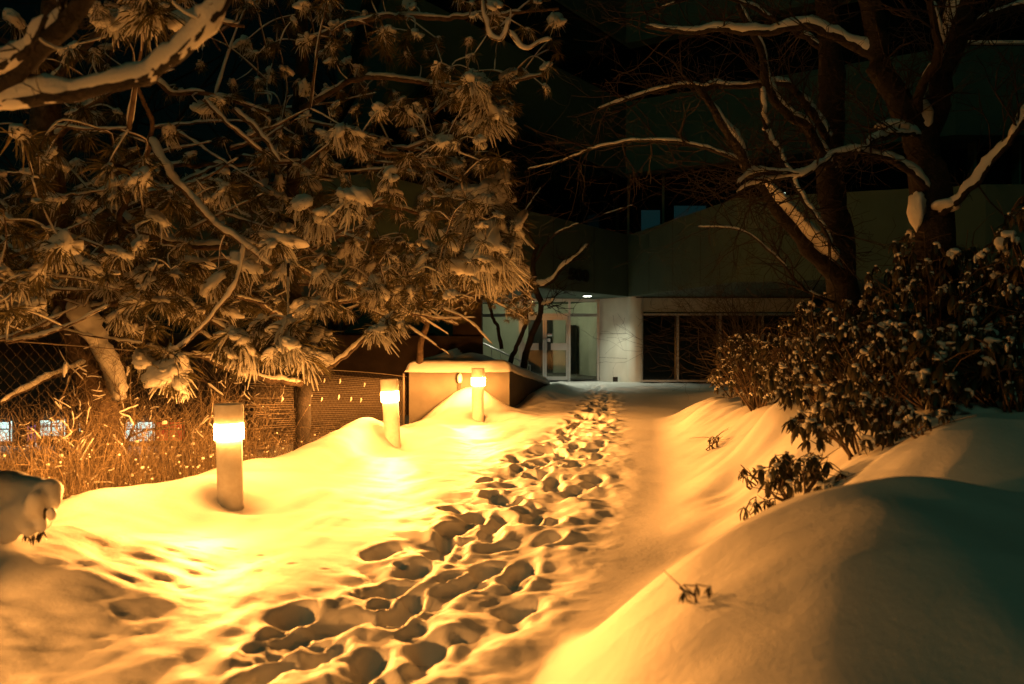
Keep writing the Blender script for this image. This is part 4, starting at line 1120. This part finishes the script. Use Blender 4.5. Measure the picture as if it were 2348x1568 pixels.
# upper concrete band and further storeys
up = [tuple(Vector(C_) - ldir * 10.5 + Vector((-.2, .9))), (3.5, 24.5), (11.0, 19.8), (14.5, 19.8), (14.5, 32), (-7, 32)]
q = MB(); q.prism(up, 6.401, 8.6); q.build('concrete_band', M['facade'], bl, False)
q = MB(); q.prism([(a + (.35 if a < 3.5 else .2), b + .5) for a, b in up], 8.601, 10.4); q.build('window_band', M['darkglass'], bl, False)
q = MB(); q.prism(up, 10.401, 13.2); q.build('concrete_band', M['facade'], bl, False)
q = MB(); q.prism([(a - .0, b + .0) for a, b in [(11.0, 19.77), (14.5, 19.77), (14.5, 19.9), (11.0, 19.9)]], 8.66, 8.73); q.build('snow_ledge', M['snow_fine'], bl, False)
# mullions on the visible dark windows
for px, Y in [(1345, 24.0), (1440, 25.0), (1520, 24.4)]:
    q = MB(); a = at(px, 450, Y); q.box((a.x, Y + (.0 if px != 1440 else -.0), 5.42), (.06, .08, 1.93)); q.build('mullion', M['fascia'], bl, False)
for px in (2228, 2330):
    q = MB(); a = at(px, 380, 20.5); q.box((a.x, 20.5, 5.42), (.06, .3, 1.93)); q.build('mullion', M['fascia'], bl, False)
# dim panes and office light seen in the windows
def pane(name, px0, py0, px1, py1, Y, mtl):
    a = at(px0, py0, Y); b = at(px1, py1, Y); q = MB(); q.box(((a.x + b.x) / 2, Y, (a.z + b.z) / 2), (abs(b.x - a.x), .03, abs(a.z - b.z))); return q.build(name, mtl, bl, False)
pane('lit_pane', 1370, 500, 1418, 540, 24.85, M['dimglow'])
pane('lit_pane', 1470, 482, 1530, 528, 24.5, M['dimglow'])
pane('lit_pane', 1545, 472, 1618, 515, 22.9, M['dimglow'])
for k in range(3): pane('office_lamp', 1779 + k * 8, 441, 1784 + k * 8, 452, 21.9, M['officelight'])
# number
cu = bpy.data.curves.new('house_number', 'FONT'); cu.body = '500'; cu.size = .42; cu.extrude = .02; cu.offset = .016; cu.align_x = 'CENTER'; cu.align_y = 'CENTER'
cu.materials.append(M['letters'])
_no = bpy.data.objects.new('tmp_text', cu); COL.objects.link(_no); bpy.context.view_layer.update()
_me = bpy.data.meshes.new_from_object(_no.evaluated_get(bpy.context.evaluated_depsgraph_get())); bpy.data.objects.remove(_no)
no = bpy.data.objects.new('house_number', _me); COL.objects.link(no)
p = at(1323, 632, 21.4); n = Vector((ldir.y, -ldir.x)) * .05
no.parent = bl; no.location = Vector((p.x + n.x, p.y + n.y, p.z)) - Vector((3.5, 24, 0)); no.rotation_euler = (R(90), 0, math.atan2(ldir.y, ldir.x)); no.scale = (1.75, 1, 1)
no['label'] = 'black number 500 above the entrance'
# soffit lights
def downlight(x, y, energy):
    q = MB(); q.lathe([(0, SOF - .012), (.11, SOF - .012), (.13, SOF - .004)], (x, y, 0), 20); q.build('downlight', M['downlight'], bl)
    L = bpy.data.lights.new('entrance_spot', 'SPOT'); L.energy = energy; L.color = (.98, 1.0, .72); L.spot_size = R(125); L.spot_blend = .6; L.shadow_soft_size = .08
    o = bpy.data.objects.new('entrance_spot', L); COL.objects.link(o); o.location = (x, y, SOF - .05)
downlight(2.25, 23.80, 150)
downlight(-.60, 22.9, 60)
# entrance wall: posts, header, transom, doors (facets of a shallow bow)
P0 = Vector((-1.25, 26.2)); P1 = Vector((.26, 25.4)); P2 = Vector((1.83, 25.4)); P3 = Vector((2.77, 25.65)); P4 = Vector((3.62, 23.98))
HD = 2.03
def post(p, w_=.07, z1=SOF, name='door_post'):
    q = MB(); q.box((p.x, p.y, z1 / 2 - .05), (w_, .09, z1 + .1)); q.build(name, M['metal'], bl, False)
for p in (P1, P2, P3, P0): post(p)
for a, b in ((P0, P1), (P1, P2), (P2, P3)):
    d = (b - a).normalized(); a2 = a + d * .04; b2 = b - d * .04
    q = MB(); wallseg(q, a2, b2, HD, HD + .10, .08); q.build('header', M['metal'], bl, False)
    q = MB(); wallseg(q, a2, b2, HD + .101, 2.50, .012); q.build('transom_pane', M['glass'], bl, False)
    q = MB(); wallseg(q, a2, b2, 2.501, SOF - .001, .10); q.build('header', M['plaster'], bl, False)
def leaf_door(a, b, hinge):
    d = (b - a).normalized()
    o = empty('door', (a.x - 3.5, a.y - 24, 0), 0, bl)
    q = MB()
    for s, e in ((a, a + d * .06), (b - d * .06, b)): wallseg(q, s, e, .0, HD - .01, .05)
    wallseg(q, a + d * .061, b - d * .061, HD - .11, HD - .01, .05); wallseg(q, a + d * .061, b - d * .061, .96, 1.10 + .08, .05); wallseg(q, a + d * .061, b - d * .061, 0, .12, .05)
    q.build('door_frame', M['metal'], o, False)
    q = MB(); wallseg(q, a + d * .062, b - d * .062, .121, .959, .012); wallseg(q, a + d * .062, b - d * .062, 1.181, HD - .111, .012); q.build('pane', M['glass'], o, False)
    h = (b - d * .13) if hinge == 'l' else (a + d * .13)
    n = Vector((d.y, -d.x))
    q = MB(); c = h + n * .03; q.box((c.x, c.y, 1.08), (.12, .03, .26)); q.build('handle_plate', M['black'], o, False)
    q = MB(); c = (b - d * .03 if hinge == 'l' else a + d * .03) + n * .07
    q.lathe([(0, .86), (.014, .86), (.014, 1.36), (0, 1.36)], (c.x, c.y, 0), 8); q.build('handle', M['metal'], o)
mid = P1.lerp(P2, .5)
leaf_door(P1 + Vector((.045, 0)), mid - Vector((.004, 0)), 'l')
leaf_door(mid + Vector((.004, 0)), P2 - Vector((.045, 0)), 'r')
for a, b in ((P0, P1), (P2, P3)):
    d = (b - a).normalized(); q = MB(); wallseg(q, a + d * .05, b - d * .05, .0, HD - .001, .012); q.build('side_pane', M['glass'], bl, False)
q = MB(); c = mid + Vector((.10, -.012)); q.box((c.x + .06, c.y, 1.44), (.15, .004, .08)); q.build('notice', M['white'], bl, False)
q = MB(); q.box((c.x + .06, c.y - .003, 1.465), (.14, .003, .018)); q.build('notice_print', M['red'], bl, False)
q = MB(); q.box((c.x + .03, c.y, 1.28), (.09, .004, .10)); q.build('notice', M['white'], bl, False)
q = MB(); q.lathe([(.022, 0), (.030, 0)], (0, 0, 0), 16); 
for s_ in (1,):
    a_ = np.linspace(0, 2 * pi, 18); tube(q, np.stack([c.x + .03 + .028 * np.cos(a_), np.full(18, c.y - .006), 1.28 + .028 * np.sin(a_)], 1), .004, 4); tube(q, np.array([(c.x + .01, c.y - .006, 1.26), (c.x + .03, c.y - .006, 1.28), (c.x + .05, c.y - .006, 1.30)]), .004, 4)
q2 = MB(); tube(q2, np.stack([c.x + .03 + .028 * np.cos(a_), np.full(18, c.y - .006), 1.28 + .028 * np.sin(a_)], 1), .004, 4); tube(q2, np.array([(c.x + .01, c.y - .006, 1.26), (c.x + .03, c.y - .006, 1.28), (c.x + .05, c.y - .006, 1.30)]), .004, 4)
q2.build('notice_print', M['red'], bl)
# pale return wall beside the doors with a rounded end
q = MB(); wallseg(q, P3 + Vector((.05, .02)), P4, -.2, SOF - .002, .2, 1); q.build('return_wall', M['plaster'], bl, False)
q = MB(); q.lathe([(.24, -.2), (.24, SOF - .003)], (P4.x + .12, P4.y + .20, 0), 36); q.build('round_pier', M['plaster'], bl)
for z in (.72, 1.48):
    q = MB(); d = (P4 - P3).normalized(); n = Vector((d.y, -d.x)) * .003
    a = P3 + Vector((.05, .02)) + n; q.prism([tuple(a), tuple(P4 + n), tuple(P4), tuple(a - n)], z, z + .008); q.build('panel_joints', M['letters'], bl, False)
# interior of the lobby
q = MB(); q.box((1.2, 29.6, 1.3), (6.4, .1, 2.6)); q.build('lobby_wall', M['plaster'], bl, False)
q = MB(); wallseg(q, (3.2, 25.9), (2.0, 29.5), 0, 2.59, .1, -1); q.build('lobby_wall', M['plaster'], bl, False)
q = MB(); q.box((-1.6, 28, 1.3), (.1, 3.1, 2.6)); q.build('lobby_wall', M['plaster'], bl, False)
q = MB(); q.box((.9, 27.6, .02), (4.6, 3.9, .06)); q.build('lobby_floor', M['concrete'], bl, False)
q = MB(); q.box((1.05, 29.5, 1.0), (.9, .08, 2.0)); q.box((2.1, 28.4, .9), (.35, .35, 1.8)); q.build('inner_door', M['black'], bl, False)
li = bpy.data.lights.new('lobby_lamp', 'POINT'); li.energy = 42; li.color = (1.0, 0.98, .62); li.shadow_soft_size = .15
lo = bpy.data.objects.new('lobby_lamp', li); COL.objects.link(lo); lo.location = (.6, 27.2, 2.4)
q = MB(); q.lathe([(0, 2.575), (.12, 2.575), (.13, 2.599)], (.6, 27.2, 0), 16); q.build('downlight', M['downlight'], bl)
# glazed wall to the right of the pier
WY = 24.05
xL = at(1456, 800, WY).x; xR = 9.0
q = MB(); q.box(((xL + xR) / 2, WY + .06, 2.36), (xR - xL, .1, .44)); q.build('spandrel', M['lintel'], bl, False)
q = MB(); q.box(((xL + xR) / 2, WY + .12, 1.0), (xR - xL, .02, 2.1)); q.build('window_pane', M['darkglass'], bl, False)
zt = at(1500, 721, WY).z; zb = at(1500, 873, WY).z
q = MB(); q.box(((xL + xR) / 2, WY, zt), (xR - xL, .12, .06)); q.box(((xL + xR) / 2, WY, zb), (xR - xL, .12, .06)); q.build('window_frame', M['metal'], bl, False)
for px in (1457, 1553, 1650, 1747): 
    x = at(px, 800, WY).x; q = MB(); q.box((x, WY - .005, (zt + zb) / 2), (.055, .12, zt - zb - .062)); q.build('mullion', M['metal'], bl, False)
q = MB(); q.box(((xL + xR) / 2, WY - .012, 2.57), (xR - xL, .2, .03)); q.build('drip_edge', M['black'], bl, False)
# little box on the wall foot
q = MB(); a = at(1409, 869, 24.2); q.box((a.x, a.y - .12, a.z), (.14, .10, .14)); q.build('wall_box', M['black'], bl, False)
tag(bl, 'dark office building with lit glass entrance and the number 500', 'building')

# low dark wall and pier between planter and entrance
rw = empty('retaining_wall', (-2.5, 19.5, 0))
q = MB(); q.prism([(-4.5, 18.7), (-.72, 19.6), (-.72, 19.9), (-4.5, 19.0)], -4, [1.40, 1.36, 1.36, 1.40]); q.build('wall', M['darkwall'], rw, False)
q = MB(); q.box((-1.12, 20.3, 1.6), (.72, .7, 3.2)); q.build('pier', M['darkwall'], rw, False)
q = MB(); q.prism([(-4.52, 18.68), (-.7, 19.58), (-.7, 19.92), (-4.52, 19.02)], [1.401, 1.361, 1.361, 1.401], [1.43, 1.40, 1.40, 1.43]); q.build('coping', M['darkwall'], rw, False)
tag(rw, 'low dark wall with a square pier left of the entrance', 'wall')
# sloping handrail by the entrance
hr = empty('handrail', (-.4, 22, 0))
a = at(1106, 786, 22.3); b = at(1215, 838, 21.2)
q = MB(); tube(q, np.array([tuple(a), tuple((a + b) / 2), tuple(b)]), .022, 8); q.build('rail', M['metal'], hr)
q = MB(); tube(q, np.array([tuple(a - Vector((0, 0, .5))), tuple((a + b) / 2 - Vector((0, 0, .5))), tuple(b - Vector((0, 0, .45)))]), .015, 8); q.build('rail', M['metal'], hr)
for k in range(6):
    c = a.lerp(b, k / 5); q = MB(); tube(q, np.array([tuple(c), tuple(c - Vector((0, 0, .4))), (c.x, c.y, -.1)]), .014, 6); q.build('baluster', M['metal'], hr)
tag(hr, 'sloping metal handrail left of the glass doors', 'handrail')

# ------------------------------------------------------------------ lit shopfront down the slope beyond the fence
sh = empty('shop_building', (-14, 32, -3))
q = MB(); q.box((-17, 34.2, -.9), (26, 4, 4.4)); q.build('wall', M['darkwall'], sh, False)
q = MB(); q.box((-17, 33.9, 1.42), (27, 5, .22)); q.build('roof', M['darkwall'], sh, False)
def spane(px0, py0, px1, py1, mtl, nm='window'):
    a = at(px0, py0, 32.1); b = at(px1, py1, 32.1); q = MB(); q.box(((a.x + b.x) / 2, 32.14, (a.z + b.z) / 2), (abs(b.x - a.x), .12, abs(a.z - b.z))); o_ = q.build(nm, mtl, sh, False)
    q = MB(); w_ = abs(b.x - a.x); h_ = abs(a.z - b.z); cx = (a.x + b.x) / 2; cz = (a.z + b.z) / 2
    for k in range(3): q.box((cx + (k / 2 - .5) * w_, 32.06, cz), (.05, .05, h_ + .05))
    for k in (-.5, .12, .5): q.box((cx, 32.05, cz + k * h_), (w_ + .05, .05, .05))
    q.build('window_frame', M['black'], sh, False); return o_
spane(-40, 966, 24, 1012, M['shopglow']); spane(62, 975, 78, 1012, M['violetglow'], 'lit_sign'); spane(92, 962, 146, 1000, M['shopglow'])
spane(278, 966, 352, 1012, M['shopglow']); spane(357, 966, 420, 1012, M['redglow'], 'lit_sign'); spane(182, 968, 196, 990, M['shopglow']); spane(60, 1016, 80, 1024, M['shopglow'])
tag(sh, 'low shopfront with white and red lit windows seen through the brush', 'building')
# dark background trees closing the view
def back_tree(label, x, y, h, seed):
    rng = random.Random(seed); t = Tree(6); z0 = gh(x, y) - .2
    p = Vector((x, y, z0))
    C, rr = t.limb([p, p + Vector((rng.gauss(0, .2), 0, h * .4)), p + Vector((rng.gauss(0, .4), 0, h * .75)), p + Vector((rng.gauss(0, .5), 0, h))], .22, .05, 0, trunk=True, step=.5)
    t.twigs(C, rr, 26, h * .38, 3, .8, 0, rad=.03)
    root = empty('bare_tree', (x, y, z0)); t.trunk.build('trunk', M['darkbark'], root); t.wood.build('crown', M['darkbark'], root)
    tag(root, label, 'tree', 'background trees beyond the fence')
back_tree('tall dark bare tree far behind the big left pine', -9.5, 19, 11, 21)
back_tree('dark bare tree far behind the middle pine', -5.2, 23, 12, 22)
